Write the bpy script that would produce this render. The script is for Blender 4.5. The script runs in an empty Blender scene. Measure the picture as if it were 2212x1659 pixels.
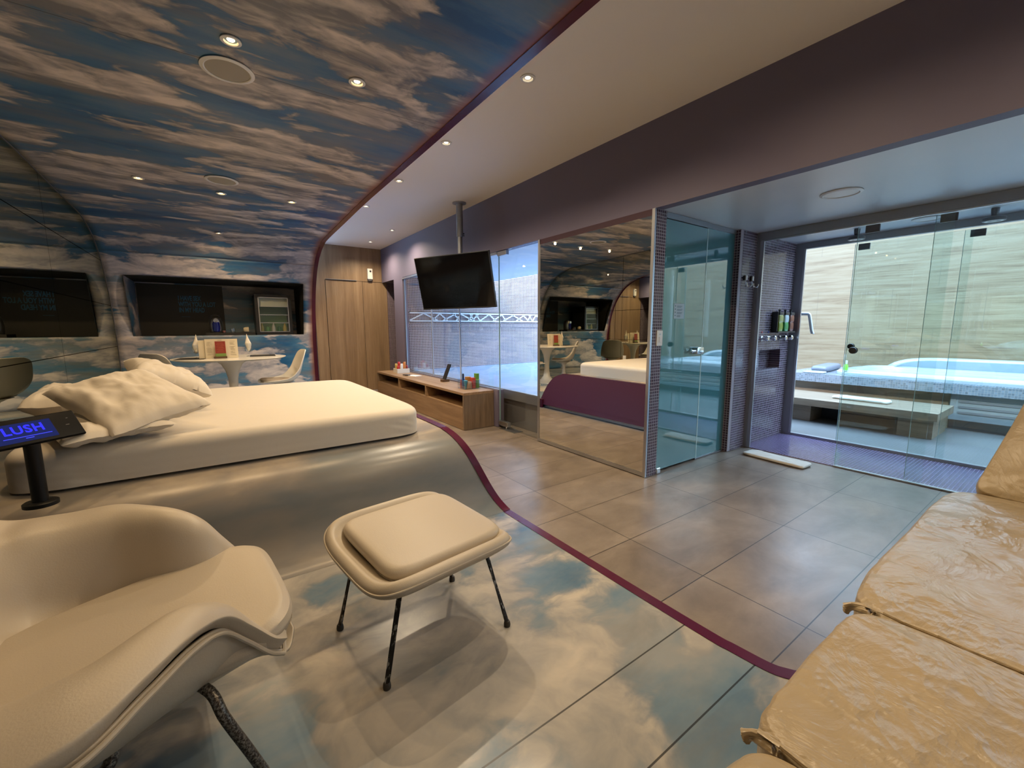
import bpy, bmesh, math, random
from mathutils import Vector, Matrix, noise, Euler
random.seed(7)
PI = math.pi
S = bpy.context.scene
COL = S.collection

# ------------------------------------------------------------------ camera, world, exposure
CAM_H = 1.22
cam = bpy.data.cameras.new('camera'); camo = bpy.data.objects.new('camera', cam); COL.objects.link(camo)
cam.sensor_fit = 'HORIZONTAL'; cam.sensor_width = 36.0; cam.lens = 36.0 * 901.6 / 2212.0
cam.clip_start = 0.02; cam.clip_end = 200
def cam_matrix(yaw, pitch, roll):
    cy, sy, cp, sp = math.cos(yaw), math.sin(yaw), math.cos(pitch), math.sin(pitch)
    f = Vector((sy*cp, cy*cp, -sp)); r = Vector((cy, -sy, 0)); d = f.cross(r)
    c, s = math.cos(roll), math.sin(roll)
    r2 = c*r + s*d; d2 = -s*r + c*d
    return Matrix((r2, -d2, -f)).transposed()
camo.matrix_world = Matrix.Translation((0, 0, CAM_H)) @ cam_matrix(.6168, .1338, .0042).to_4x4()
S.camera = camo

W = bpy.data.worlds.new('daylight'); S.world = W; W.use_nodes = True
W.node_tree.nodes['Background'].inputs[0].default_value = (.47, .70, 1.0, 1)
W.node_tree.nodes['Background'].inputs[1].default_value = 8.2
S.view_settings.view_transform = 'Standard'; S.view_settings.look = 'None'
S.view_settings.gamma = 1; S.view_settings.use_curve_mapping = False
S.view_settings.exposure = 0.55
S.cycles.use_denoising = True
S.cycles.max_bounces = 10; S.cycles.diffuse_bounces = 5; S.cycles.glossy_bounces = 5
S.cycles.transmission_bounces = 6; S.cycles.transparent_max_bounces = 16
S.cycles.sample_clamp_indirect = 6; S.cycles.caustics_reflective = False; S.cycles.caustics_refractive = False

sun = bpy.data.lights.new('sun', 'SUN'); sun.energy = 2.2; sun.color = (1, .9, .74); sun.angle = .02
suno = bpy.data.objects.new('sun', sun); COL.objects.link(suno)
suno.rotation_euler = Vector((.62, .30, -.72)).to_track_quat('-Z', 'Y').to_euler()
def portal(name, loc, sx, sy, rot=(0, 0, 0)):
    l = bpy.data.lights.new(name, 'AREA'); l.shape = 'RECTANGLE'; l.size = sx; l.size_y = sy
    l.cycles.is_portal = True
    o = bpy.data.objects.new(name, l); COL.objects.link(o); o.location = loc; o.rotation_euler = rot
portal('sky_opening', (6.6, 2.3, 2.9), 3.9, 10.4)

# ------------------------------------------------------------------ node helpers
class NT:
    def __init__(s, name):
        s.m = bpy.data.materials.new(name); s.m.use_nodes = True
        s.t = s.m.node_tree; s.t.nodes.clear()
        s.out = s.t.nodes.new('ShaderNodeOutputMaterial')
    def n(s, typ, **kw):
        x = s.t.nodes.new(typ)
        for k, v in kw.items(): setattr(x, k, v)
        return x
    def l(s, a, b): s.t.links.new(a, b)
    def val(s, sock, v):
        if hasattr(v, 'links'): s.l(v, sock)
        elif v is not None:
            if hasattr(sock.default_value, '__len__') and not isinstance(v, (tuple, list)): v = (v,)*len(sock.default_value)
            if isinstance(v, (tuple, list)) and len(v) == 3 and len(sock.default_value) == 4: v = (*v, 1)
            sock.default_value = v
    def math(s, op, a, b=None, c=None, clamp=False):
        x = s.n('ShaderNodeMath', operation=op); x.use_clamp = clamp
        for i, v in enumerate((a, b, c)):
            if v is not None: s.val(x.inputs[i], v)
        return x.outputs[0]
    def pos(s): return s.n('ShaderNodeNewGeometry').outputs['Position']
    def sep(s, v):
        x = s.n('ShaderNodeSeparateXYZ'); s.val(x.inputs[0], v); return x.outputs
    def comb(s, a, b, c=0.0):
        x = s.n('ShaderNodeCombineXYZ')
        for i, v in enumerate((a, b, c)): s.val(x.inputs[i], v)
        return x.outputs[0]
    def mapv(s, v, scale=(1, 1, 1), loc=(0, 0, 0), rot=(0, 0, 0)):
        x = s.n('ShaderNodeMapping'); s.val(x.inputs[0], v)
        x.inputs['Location'].default_value = loc; x.inputs['Rotation'].default_value = rot; x.inputs['Scale'].default_value = scale
        return x.outputs[0]
    def noise(s, v, scale=1, detail=4, rough=.55, dist=0, lac=2.0):
        x = s.n('ShaderNodeTexNoise'); s.val(x.inputs['Vector'], v)
        x.inputs['Scale'].default_value = scale; x.inputs['Detail'].default_value = detail
        x.inputs['Roughness'].default_value = rough; x.inputs['Distortion'].default_value = dist; x.inputs['Lacunarity'].default_value = lac
        return x.outputs['Fac']
    def ramp(s, f, stops, interp='LINEAR'):
        x = s.n('ShaderNodeValToRGB'); s.val(x.inputs[0], f); cr = x.color_ramp; cr.interpolation = interp
        while len(cr.elements) < len(stops): cr.elements.new(.5)
        for e, (p, c) in zip(cr.elements, stops):
            e.position = p; e.color = (*c, 1) if len(c) == 3 else c
        return x.outputs[0]
    def mix(s, f, a, b, blend='MIX'):
        x = s.n('ShaderNodeMix', data_type='RGBA', blend_type=blend)
        s.val(x.inputs[0], f); s.val(x.inputs[6], a); s.val(x.inputs[7], b); return x.outputs[2]
    def smooth(s, v, a, b):
        x = s.n('ShaderNodeMapRange', interpolation_type='SMOOTHSTEP'); s.val(x.inputs[0], v)
        x.inputs[1].default_value = a; x.inputs[2].default_value = b; return x.outputs[0]
    def bump(s, h, strength=.3, dist=.01):
        x = s.n('ShaderNodeBump'); x.inputs['Strength'].default_value = strength; x.inputs['Distance'].default_value = dist
        s.val(x.inputs['Height'], h); return x.outputs[0]
    def pbr(s, col, rough=.5, metal=0, bump=None, spec=.5, ior=1.5, emit=None, estr=0, coat=0, sheen=0, coatr=.05):
        p = s.n('ShaderNodeBsdfPrincipled')
        s.val(p.inputs['Base Color'], col); s.val(p.inputs['Roughness'], rough); s.val(p.inputs['Metallic'], metal)
        p.inputs['Specular IOR Level'].default_value = spec; p.inputs['IOR'].default_value = ior
        if bump is not None: s.l(bump, p.inputs['Normal'])
        if emit is not None: s.val(p.inputs['Emission Color'], emit); p.inputs['Emission Strength'].default_value = estr
        p.inputs['Coat Weight'].default_value = coat; p.inputs['Coat Roughness'].default_value = coatr
        p.inputs['Sheen Weight'].default_value = sheen
        return p.outputs[0]
    def fin(s, sh): s.l(sh, s.out.inputs[0]); return s.m

def simple(name, col, rough=.5, metal=0, **k):
    t = NT(name); return t.fin(t.pbr(col, rough, metal, **k))
def emitter(name, col, st):
    t = NT(name); e = t.n('ShaderNodeEmission'); e.inputs[0].default_value = (*col, 1); e.inputs[1].default_value = st
    return t.fin(e.outputs[0])
def thin_glass(name, tint=(.94, .975, .97), ior=1.5, rough=0.0, gain=1.0, film=None, filmw=0.0):
    t = NT(name); tr = t.n('ShaderNodeBsdfTransparent'); tr.inputs[0].default_value = (*tint, 1)
    g = t.n('ShaderNodeBsdfGlossy'); g.inputs['Roughness'].default_value = rough; g.inputs[0].default_value = (.95, 1, 1, 1)
    fr = t.n('ShaderNodeFresnel'); bf = t.n('ShaderNodeNewGeometry').outputs['Backfacing']
    t.l(t.math('MULTIPLY_ADD', bf, 1/ior-ior, ior), fr.inputs[0])
    f = t.math('MULTIPLY', fr.outputs[0], gain, clamp=True)
    body = tr.outputs[0]
    if film:
        d = t.n('ShaderNodeBsdfDiffuse'); d.inputs[0].default_value = (*film, 1)
        mm = t.n('ShaderNodeMixShader'); t.val(mm.inputs[0], filmw); t.l(body, mm.inputs[1]); t.l(d.outputs[0], mm.inputs[2]); body = mm.outputs[0]
    mx = t.n('ShaderNodeMixShader'); t.l(f, mx.inputs[0]); t.l(body, mx.inputs[1]); t.l(g.outputs[0], mx.inputs[2])
    return t.fin(mx.outputs[0])

# ------------------------------------------------------------------ materials
def sky_print(name, su, sv, off, bias=0.0, soft=0.0, tone=1.0, rough=.3, edge=False, cloud=((.30, .255, .225), (.74, .66, .57)), seams=(), coat=0.0,
              sky=((.008, .07, .17), (.055, .16, .27), (.19, .22, .245)), grade=None):
    """printed cloudscape; u runs across the room, v along the unrolled shell"""
    t = NT(name)
    uv = t.n('ShaderNodeUVMap'); uv.uv_map = 'UVMap'
    x, y, _ = t.sep(uv.outputs[0])
    px_, py_ = t.math('MULTIPLY_ADD', x, su, off*1.7), t.math('MULTIPLY_ADD', y, sv, off)
    wv = t.comb(t.math('MULTIPLY', px_, 1.1), t.math('MULTIPLY', py_, .9), off)
    w1 = t.math('MULTIPLY', t.math('SUBTRACT', t.noise(wv, 1, 3), .5), .9)
    w2 = t.math('MULTIPLY', t.math('SUBTRACT', t.noise(t.mapv(wv, loc=(7, 3, 1)), 1, 3), .5), .8)
    def dens(du, dv):
        return t.noise(t.comb(t.math('ADD', t.math('ADD', px_, w1), du), t.math('ADD', t.math('ADD', py_, w2), dv), off), 1, 9, .57 - soft*.06)
    d0, d1, d2 = dens(0, 0), dens(.03, .09), dens(.10, .34)
    big = t.noise(t.comb(t.math('MULTIPLY', px_, .45), t.math('MULTIPLY', py_, .40), off*.7), 1, 3)
    cov = t.math('ADD', d0, t.math('MULTIPLY_ADD', big, .45, -.225 + bias))
    mask = t.smooth(cov, .468 - soft*.05, .515 + soft*.08)
    wisp = t.smooth(t.noise(t.comb(t.math('MULTIPLY_ADD', px_, .8, 5.0), t.math('MULTIPLY', py_, 2.2), off), 1, 7, .6), .45, .68)
    lit = t.math('ADD', t.math('MULTIPLY', t.math('SUBTRACT', d0, d1), 3.2), t.math('MULTIPLY_ADD', t.math('SUBTRACT', d0, d2), 2.6, .40), clamp=True)
    lit = t.math('MULTIPLY', lit, t.smooth(cov, .46, .58))
    if grade:
        gf = t.smooth(y, grade[0], grade[1])
    sk = t.ramp(t.noise(t.comb(t.math('MULTIPLY_ADD', px_, .55, 11.0), t.math('MULTIPLY_ADD', py_, .75, off*2)), 1, 6, .6), [(.36, sky[0]), (.50, sky[1]), (.64, sky[2])])
    if grade: sk = t.mix(gf, sk, t.mix(1.0, sk, grade[2], 'MULTIPLY'))
    sk = t.mix(t.math('MULTIPLY', wisp, .55), sk, tuple(.5*a+.12*b for a, b in zip(cloud[0], cloud[1])))
    c0, c1 = cloud[0], cloud[1]
    if grade: c0 = t.mix(gf, cloud[0], grade[3]); c1 = t.mix(gf, cloud[1], grade[4])
    cl = t.mix(lit, c0, c1)
    c = t.mix(mask, sk, cl)
    c = t.mix(1.0, c, (tone, tone, tone), 'MULTIPLY')
    if edge:   # reddish halo of light along the outer margin, painted into the print colour
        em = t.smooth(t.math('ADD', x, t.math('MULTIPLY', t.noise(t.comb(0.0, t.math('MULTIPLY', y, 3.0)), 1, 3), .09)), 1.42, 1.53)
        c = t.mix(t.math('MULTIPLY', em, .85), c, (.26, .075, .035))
    for (ax, at, w) in seams:
        a = t.math('LESS_THAN', t.math('ABSOLUTE', t.math('SUBTRACT', (x, y)[ax], at)), w)
        c = t.mix(t.math('MULTIPLY', a, .85), c, (.02, .02, .02))
    b = t.bump(t.noise(t.pos(), 900, 2), .04, .001)
    return t.fin(t.pbr(c, rough, 0, bump=b, coat=coat, coatr=.12))

def mosaic(name, plane, pitch=.0245, col=(.062, .036, .060), grout=(.34, .30, .33), rough=.10, w=.13):
    t = NT(name); p = t.sep(t.pos()); a, b = {'xz': (p[0], p[2]), 'yz': (p[1], p[2]), 'xy': (p[0], p[1])}[plane]
    fa, fb = t.math('DIVIDE', a, pitch), t.math('DIVIDE', b, pitch)
    def edge(f):
        r = t.math('FRACT', f); return t.math('ABSOLUTE', t.math('SUBTRACT', r, .5))
    e = t.math('MAXIMUM', edge(fa), edge(fb))
    g = t.smooth(e, .5 - w, .5 - w*.55)
    wn = t.n('ShaderNodeTexWhiteNoise', noise_dimensions='3D')
    t.l(t.comb(t.math('FLOOR', fa), t.math('FLOOR', fb)), wn.inputs['Vector'])
    c = t.mix(wn.outputs['Value'], tuple(x*.75 for x in col), tuple(x*1.35 for x in col))
    c = t.mix(g, c, grout)
    nb = t.n('ShaderNodeBump'); nb.inputs['Strength'].default_value = .12; nb.inputs['Distance'].default_value = .002
    t.l(t.math('SUBTRACT', t.math('MULTIPLY', wn.outputs['Value'], .15), g), nb.inputs['Height'])
    return t.fin(t.pbr(c, t.math('MULTIPLY_ADD', g, .5, rough), 0, bump=nb.outputs[0]))

def wood(name, axis, c1, c2, c3, rough=.42, freq=1.0):
    t = NT(name); sc = {'x': (.5, 9, 9), 'y': (9, .5, 9), 'z': (9, 9, .5)}[axis]
    sc = tuple(a*freq for a in sc)
    v = t.mapv(t.pos(), sc); n1 = t.noise(v, 1.3, 6, .6, .6)
    v2 = t.mapv(t.pos(), tuple(a*6 for a in sc)); n2 = t.noise(v2, 1.4, 3, .6)
    c = t.ramp(t.math('MULTIPLY_ADD', n2, .3, t.math('MULTIPLY', n1, .75)), [(.34, c1), (.52, c2), (.68, c3)])
    return t.fin(t.pbr(c, rough, 0, bump=t.bump(n2, .12, .002)))

M = {}
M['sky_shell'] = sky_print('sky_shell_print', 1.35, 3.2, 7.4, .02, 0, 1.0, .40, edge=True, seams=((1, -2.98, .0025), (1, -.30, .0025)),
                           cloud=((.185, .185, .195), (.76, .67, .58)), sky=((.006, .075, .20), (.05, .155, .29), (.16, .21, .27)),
                           grade=(-7.2, -8.4, (1.7, 1.55, 1.45), (.32, .34, .42), (.82, .77, .76)))  # far wall printed lighter and bluer, making up for weak light there
M['sky_niche'] = sky_print('sky_niche_print', .85, 2.3, 5.3, -.02, .1, .95, .34, cloud=((.22, .22, .25), (.70, .62, .56)))
M['sky_floor'] = sky_print('sky_floor_print', 1.7, 2.1, 12.4, -.012, .5, .74, .24, cloud=((.38, .375, .36), (.70, .63, .53)), sky=((.10, .205, .32), (.22, .31, .38), (.38, .40, .40)),
                           seams=((1, .876, .0028), (1, .607, .0028)), coat=.0)
M['sky_platform'] = sky_print('sky_platform_print', .8, 1.5, 6.6, .005, .9, .78, .30, cloud=((.36, .31, .27), (.62, .53, .40)), sky=((.12, .155, .19), (.20, .23, .25), (.32, .31, .29)), coat=.0)
M['stripe'] = simple('plum_edge_band', (.085, .010, .034), .22)
M['plum_panel'] = simple('plum_laminate', (.055, .006, .024), .5, spec=.25)
M['purple_wall'] = (lambda t: t.fin(t.pbr((.15, .132, .195), .55, 0, bump=t.bump(t.noise(t.pos(), 350, 2), .08, .002))))(NT('purple_wall_paint'))
M['white_ceiling'] = (lambda t: t.fin(t.pbr((.92, .89, .85), .75, 0, bump=t.bump(t.noise(t.pos(), 120, 3), .04, .002))))(NT('white_ceiling_paint'))
M['bath_ceiling'] = (lambda t: t.fin(t.pbr(t.mix(t.noise(t.pos(), 2.2, 4), (.60, .66, .70), (.72, .75, .77)), .35)))(NT('bath_ceiling_paint'))
def tiles():
    t = NT('large_grey_floor_tile'); x, y, z = t.sep(t.pos())
    fx = t.math('DIVIDE', t.math('SUBTRACT', x, 3.693), .9045); fy = t.math('DIVIDE', t.math('SUBTRACT', y, 1.472), .4466)
    def ln(f, w): return t.math('GREATER_THAN', t.math('ABSOLUTE', t.math('SUBTRACT', t.math('FRACT', f), .5)), .5 - w)
    g = t.math('MAXIMUM', ln(fx, .0027), ln(fy, .0054))
    wn = t.n('ShaderNodeTexWhiteNoise', noise_dimensions='3D'); t.l(t.comb(t.math('FLOOR', fx), t.math('FLOOR', fy)), wn.inputs['Vector'])
    n = t.noise(t.mapv(t.pos(), (1, 1.6, 1)), 2.4, 8, .62, .4)
    n = t.math('ADD', t.math('MULTIPLY', n, .9), t.math('MULTIPLY', wn.outputs['Value'], .12))
    c = t.ramp(n, [(.34, (.15, .12, .094)), (.52, (.215, .175, .14)), (.72, (.30, .245, .195))])
    c = t.mix(g, c, (.03, .025, .022))
    r = t.math('MULTIPLY_ADD', t.noise(t.pos(), 5, 5), .18, .23)
    return t.fin(t.pbr(c, r, 0, bump=t.bump(t.math('SUBTRACT', t.math('MULTIPLY', n, .3), g), .2, .003)))
M['tile'] = tiles()
M['mosaic_xz'] = mosaic('brown_mosaic_xz', 'xz'); M['mosaic_yz'] = mosaic('brown_mosaic_yz', 'yz')
M['mosaic_floor'] = mosaic('brown_mosaic_floor', 'xy', col=(.075, .050, .12), grout=(.24, .20, .30), rough=.14, w=.09)
M['pool_mosaic'] = mosaic('pool_mosaic', 'xz', .031, col=(.060, .030, .038), grout=(.62, .50, .48), rough=.12, w=.16)
M['tub_mosaic'] = mosaic('white_mosaic', 'yz', .0245, col=(.16, .20, .25), grout=(.25, .26, .28), w=.1)
M['wood_z'] = wood('oak_wall_panel', 'z', (.20, .13, .075), (.27, .18, .105), (.33, .23, .14))
M['wood_y'] = wood('oak_cabinet_length', 'y', (.20, .125, .068), (.30, .19, .105), (.38, .25, .145))
M['wood_end'] = wood('oak_cabinet_end', 'z', (.12, .085, .055), (.19, .135, .09), (.26, .19, .13), freq=1.6)
M['bench_wood'] = wood('travertine_bench', 'y', (.15, .10, .06), (.22, .155, .10), (.29, .22, .15), .5, 1.4)
def travertine():
    t = NT('cream_travertine'); x, y, z = t.sep(t.pos())
    n = t.noise(t.mapv(t.pos(), (1, .8, 12)), 1.6, 7, .62, .5); n2 = t.noise(t.mapv(t.pos(), (1, 1.2, 45)), 1.6, 4, .6)
    c = t.ramp(t.math('MULTIPLY_ADD', n2, .35, t.math('MULTIPLY', n, .65)), [(.34, (.10, .058, .026)), (.46, (.17, .118, .062)), (.6, (.205, .155, .092))])
    row = t.math('FLOOR', t.math('DIVIDE', z, .6))
    fy = t.math('DIVIDE', t.math('ADD', y, t.math('MULTIPLY', t.math('MODULO', row, 2.0), .5)), .98)
    g = t.math('MAXIMUM', t.math('GREATER_THAN', t.math('FRACT', fy), .9955), t.math('GREATER_THAN', t.math('FRACT', t.math('DIVIDE', z, .6)), .995))
    return t.fin(t.pbr(t.mix(t.math('MULTIPLY', g, .75), c, (.10, .075, .045)), .5))
M['travertine'] = travertine()
M['patio_floor'] = (lambda t: t.fin(t.pbr(t.mix(t.noise(t.pos(), 3, 6), (.10, .10, .097), (.145, .143, .138)), .4)))(NT('patio_paving'))
def leather(name, col, rough, fold, grain=220, fdist=.02):
    t = NT(name); n = t.noise(t.pos(), 7, 4, .55, .8); g = t.noise(t.pos(), grain, 2)
    h = t.math('ADD', t.math('MULTIPLY', n, fold), t.math('MULTIPLY', g, .03))
    c = t.mix(t.noise(t.pos(), 3.0, 4), tuple(a*.93 for a in col), col)
    return t.fin(t.pbr(c, rough, 0, bump=t.bump(h, .6, fdist)))
M['white_leather'] = leather('white_leatherette', (.46, .40, .315), .42, .05)
def crumpled():
    t = NT('beige_leatherette'); p = t.pos()
    big = t.noise(p, 2.6, 3, .5, .6)
    a = t.noise(t.mapv(p, (1, 1.25, 1), rot=(0, 0, .5)), 5.5, 5, .55, .9)
    ridge = t.math('SUBTRACT', 1.0, t.math('MULTIPLY', t.math('ABSOLUTE', t.math('SUBTRACT', a, .5)), 4.0), clamp=True)
    vo = t.n('ShaderNodeTexVoronoi', feature='F1'); t.val(vo.inputs['Vector'], t.mapv(p, (1, 1.3, 1), rot=(0, 0, .8))); vo.inputs['Scale'].default_value = 11; vo.inputs['Detail'].default_value = 2
    crumple = t.math('MULTIPLY', vo.outputs['Distance'], t.smooth(t.noise(p, 3.2, 2), .42, .60))
    h = t.math('ADD', t.math('ADD', t.math('MULTIPLY', big, 1.3), t.math('MULTIPLY', ridge, .16)), t.math('ADD', t.math('MULTIPLY', crumple, .34), t.math('MULTIPLY', t.noise(p, 300, 2), .012)))
    c = t.mix(t.noise(p, 2.0, 5), (.37, .29, .18), (.43, .34, .215))
    return t.fin(t.pbr(c, t.math('MULTIPLY_ADD', t.noise(p, 9, 3), .16, .24), 0, bump=t.bump(h, .55, .05)))
M['beige_leather'] = crumpled()
M['stitch'] = simple('grey_stitch', (.42, .36, .29), .7)
def sheet():
    t = NT('white_cotton'); n = t.noise(t.mapv(t.pos(), (1, 1.7, 1)), 6, 5, .5, 1.2); g = t.noise(t.pos(), 500, 2)
    return t.fin(t.pbr((.65, .60, .52), .85, 0, bump=t.bump(t.math('MULTIPLY_ADD', g, .02, t.math('MULTIPLY', n, .12)), .5, .03), sheen=.2))
M['sheet'] = sheet()
M['chrome'] = simple('chrome', (.75, .76, .78), .12, 1); M['steel'] = simple('brushed_aluminium', (.50, .51, .53), .33, 1)
M['alu'] = simple('grey_anodised_profile', (.30, .31, .33), .42, .7)
M['black'] = simple('black_plastic', (.012, .012, .013), .35); M['black_matt'] = simple('matt_black_metal', (.005, .005, .006), .45, spec=.25)
M['dark_niche'] = simple('dark_board', (.012, .012, .011), .6)
M['worn_black'] = (lambda t: t.fin(t.pbr(t.mix(t.smooth(t.noise(t.mapv(t.pos(), (1, 1, .35)), 60, 4, .7), .54, .62), (.016, .012, .010), (.36, .34, .31)), .45, .4)))(NT('worn_black_tube'))
M['rusty_chrome'] = (lambda t: t.fin(t.pbr(t.mix(t.smooth(t.noise(t.pos(), 190, 4, .7), .36, .60), (.26, .24, .21), (.035, .028, .024)), .38, .75, bump=t.bump(t.noise(t.pos(), 160, 3), .5, .003))))(NT('pitted_chrome_tube'))
M['rubber'] = simple('dark_rubber', (.03, .025, .02), .6)
M['white_plastic'] = simple('white_plastic', (.78, .77, .73), .35); M['tulip'] = simple('glossy_white_fibreglass', (.78, .75, .68), .22)
M['tulip_pad'] = simple('taupe_seat_pad', (.40, .33, .26), .8)
M['grille'] = simple('speaker_grille', (.36, .33, .26), .7); M['grey_plastic'] = simple('grey_plastic', (.10, .10, .11), .4)
M['mirror'] = (lambda t: (lambda g: (g.inputs[0].__setattr__('default_value', (.84, .82, .76, 1)), g.inputs['Roughness'].__setattr__('default_value', 0.0), t.fin(g.outputs[0]))[2])(t.n('ShaderNodeBsdfGlossy')))(NT('wall_mirror_glass'))
def mirror_left():
    t = NT('panelled_mirror_glass'); x, y, z = t.sep(t.pos())
    g = t.n('ShaderNodeBsdfGlossy'); g.inputs['Roughness'].default_value = .012
    s = None
    for at in (.975, 1.56, 2.15):
        a = t.math('LESS_THAN', t.math('ABSOLUTE', t.math('SUBTRACT', z, at)), .0035); s = a if s is None else t.math('MAXIMUM', s, a)
    for at in (2.6, 5.67):
        a = t.math('LESS_THAN', t.math('ABSOLUTE', t.math('SUBTRACT', y, at)), .0035); s = t.math('MAXIMUM', s, a)
    t.l(t.mix(s, (.66, .68, .58), (.05, .05, .04)), g.inputs[0]); return t.fin(g.outputs[0])
M['mirror_left'] = mirror_left()
M['glass'] = thin_glass('clear_glass', (.975, .988, .985), gain=1.1); M['glass_green'] = thin_glass('pale_green_glass', (.93, .975, .975), 1.5, gain=1.3)
M['glass_edge'] = simple('glass_edge', (.35, .55, .55), .15)
M['teal_glass'] = thin_glass('teal_film_glass', (.40, .62, .64), 2.5, 0.0, 1.25, film=(.07, .24, .265), filmw=.92)
M['drink_glass'] = thin_glass('drink_glass', (.96, .96, .95), 1.5, gain=2.2)
M['acrylic'] = thin_glass('clear_acrylic', (.93, .93, .93), 1.5, gain=1.4)
M['tv_screen'] = simple('dark_tv_screen', (.003, .003, .004), .06, 0, spec=.22, ior=1.45)
def water():
    t = NT('pool_water'); b = t.bump(t.noise(t.pos(), 3, 3), .12, .05)
    return t.fin(t.pbr((.30, .47, .72), .12, 0, bump=b))
M['water'] = water()
M['tub'] = simple('white_acrylic_tub', (.36, .42, .46), .15)
M['paper'] = simple('cream_menu_paper', (.62, .56, .42), .7); M['red_card'] = simple('dark_red_card', (.22, .022, .014), .5)
M['green_card'] = simple('green_card', (.16, .26, .06), .5); M['ink'] = simple('brown_ink', (.16, .13, .08), .8); M['ink_red'] = simple('orange_ink', (.42, .12, .06), .7)
M['dark_wood'] = simple('dark_wood_block', (.09, .045, .018), .5)
M['blue_letter'] = simple('blue_lettering', (.03, .15, .26), .6)
M['napkin'] = simple('white_napkin', (.80, .77, .70), .85)
M['placemat'] = simple('black_placemat', (.015, .014, .013), .7)

# ------------------------------------------------------------------ mesh helpers
def obj(name, bm, mat, parent=None, smooth=False, kind=None, world=True):
    if parent is not None and world:
        off = Vector(parent.location) if parent.parent is None else Vector(parent.location) + Vector(parent.parent.location)
        bmesh.ops.translate(bm, vec=-off, verts=bm.verts)
    me = bpy.data.meshes.new(name); bm.normal_update(); bm.to_mesh(me); bm.free()
    for p in me.polygons: p.use_smooth = smooth
    o = bpy.data.objects.new(name, me); COL.objects.link(o)
    for m in (mat if isinstance(mat, list) else [mat]): me.materials.append(m)
    if smooth == 'auto' or smooth is True and len(me.polygons) < 4000:
        try: me.set_sharp_from_angle(angle=math.radians(42))
        except Exception: pass
    if parent is not None: o.parent = parent
    if kind: o['kind'] = kind
    return o
def thing(name, label, cat, loc=(0, 0, 0), rz=0, group=None, kind=None):
    o = bpy.data.objects.new(name, None); COL.objects.link(o); o.empty_display_size = .1
    o.location = loc; o.rotation_euler = (0, 0, rz); return tag(o, label, cat, group, kind)
def tag(o, label, cat, group=None, kind=None):
    o['label'] = label; o['category'] = cat
    if group: o['group'] = group
    if kind: o['kind'] = kind
    return o
def dup(root, loc, rz, label):
    r = root.copy(); COL.objects.link(r); r.location = loc; r.rotation_euler = (0, 0, rz); r['label'] = label
    for ch in list(root.children):
        c = ch.copy(); COL.objects.link(c); c.parent = r
        for g in list(ch.children):
            d = g.copy(); COL.objects.link(d); d.parent = c
    return r
B = bmesh.new
def box(bm, x0, x1, y0, y1, z0, z1, bev=0, seg=2, mtx=None):
    vs = bmesh.ops.create_cube(bm, size=1)['verts']
    bmesh.ops.scale(bm, vec=(abs(x1-x0), abs(y1-y0), abs(z1-z0)), verts=vs)
    bmesh.ops.translate(bm, vec=((x0+x1)/2, (y0+y1)/2, (z0+z1)/2), verts=vs)
    if bev:
        es = list({e for v in vs for e in v.link_edges})
        r = bmesh.ops.bevel(bm, geom=es, offset=bev, segments=seg, affect='EDGES', profile=.5)
        vs = list({v for f in r['faces'] for v in f.verts} | {v for v in vs if v.is_valid})
    if mtx is not None: bmesh.ops.transform(bm, matrix=mtx, verts=[v for v in vs if v.is_valid])
    return bm
def bx(*a, **k): return box(B(), *a, **k)
def quad(bm, *pts): return bm.faces.new([bm.verts.new(p) for p in pts])
def frame_of(d):
    d = d.normalized(); up = Vector((0, 0, 1)) if abs(d.z) < .95 else Vector((1, 0, 0))
    a = d.cross(up).normalized(); return a, a.cross(d).normalized()
def tube(bm, pts, r, seg=10, cap=True, closed=False):
    pts = [Vector(p) for p in pts]; n = len(pts); rings = []
    rr = r if isinstance(r, (list, tuple)) else [r]*n
    for i, p in enumerate(pts):
        if closed: d = pts[(i+1) % n] - pts[i-1]
        else: d = pts[min(i+1, n-1)] - pts[max(i-1, 0)]
        if i == 0: a, b = frame_of(d)
        else:
            dn = d.normalized(); a = (a - dn*a.dot(dn)).normalized(); b = a.cross(dn)*-1
            b = dn.cross(a)
        rings.append([bm.verts.new(p + rr[i]*(math.cos(2*PI*k/seg)*a + math.sin(2*PI*k/seg)*b)) for k in range(seg)])
    for i in range(n if closed else n-1):
        A, Bq = rings[i], rings[(i+1) % n]
        for k in range(seg): bm.faces.new((A[k], A[(k+1) % seg], Bq[(k+1) % seg], Bq[k]))
    if cap and not closed:
        bm.faces.new(rings[0][::-1]); bm.faces.new(rings[-1])
    return bm
def lathe(bm, prof, c=(0, 0, 0), seg=32, axis='z', cap=True):
    rings = []; c = Vector(c)
    for r, h in prof:
        ring = []
        for k in range(seg):
            a = 2*PI*k/seg; q = Vector((r*math.cos(a), r*math.sin(a), h))
            if axis == 'x': q = Vector((q.z, q.x, q.y))
            if axis == 'y': q = Vector((q.x, q.z, q.y))
            ring.append(bm.verts.new(c + q))
        rings.append(ring)
    for A, Bq in zip(rings, rings[1:]):
        for k in range(seg): bm.faces.new((A[k], A[(k+1) % seg], Bq[(k+1) % seg], Bq[k]))
    if cap:
        if prof[0][0] > 1e-5: bm.faces.new(rings[0][::-1])
        if prof[-1][0] > 1e-5: bm.faces.new(rings[-1])
    bmesh.ops.remove_doubles(bm, verts=bm.verts, dist=1e-6)
    return bm
def cr(P, t):
    """catmull-rom through a list of points, t in 0..1"""
    n = len(P) - 1; f = min(max(t, 0), 1)*n; i = min(int(f), n-1); u = f - i
    p0, p1, p2, p3 = P[max(i-1, 0)], P[i], P[i+1], P[min(i+2, n)]
    return .5*((2*p1) + (-p0+p2)*u + (2*p0-5*p1+4*p2-p3)*u*u + (-p0+3*p1-3*p2+p3)*u**3)
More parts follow.
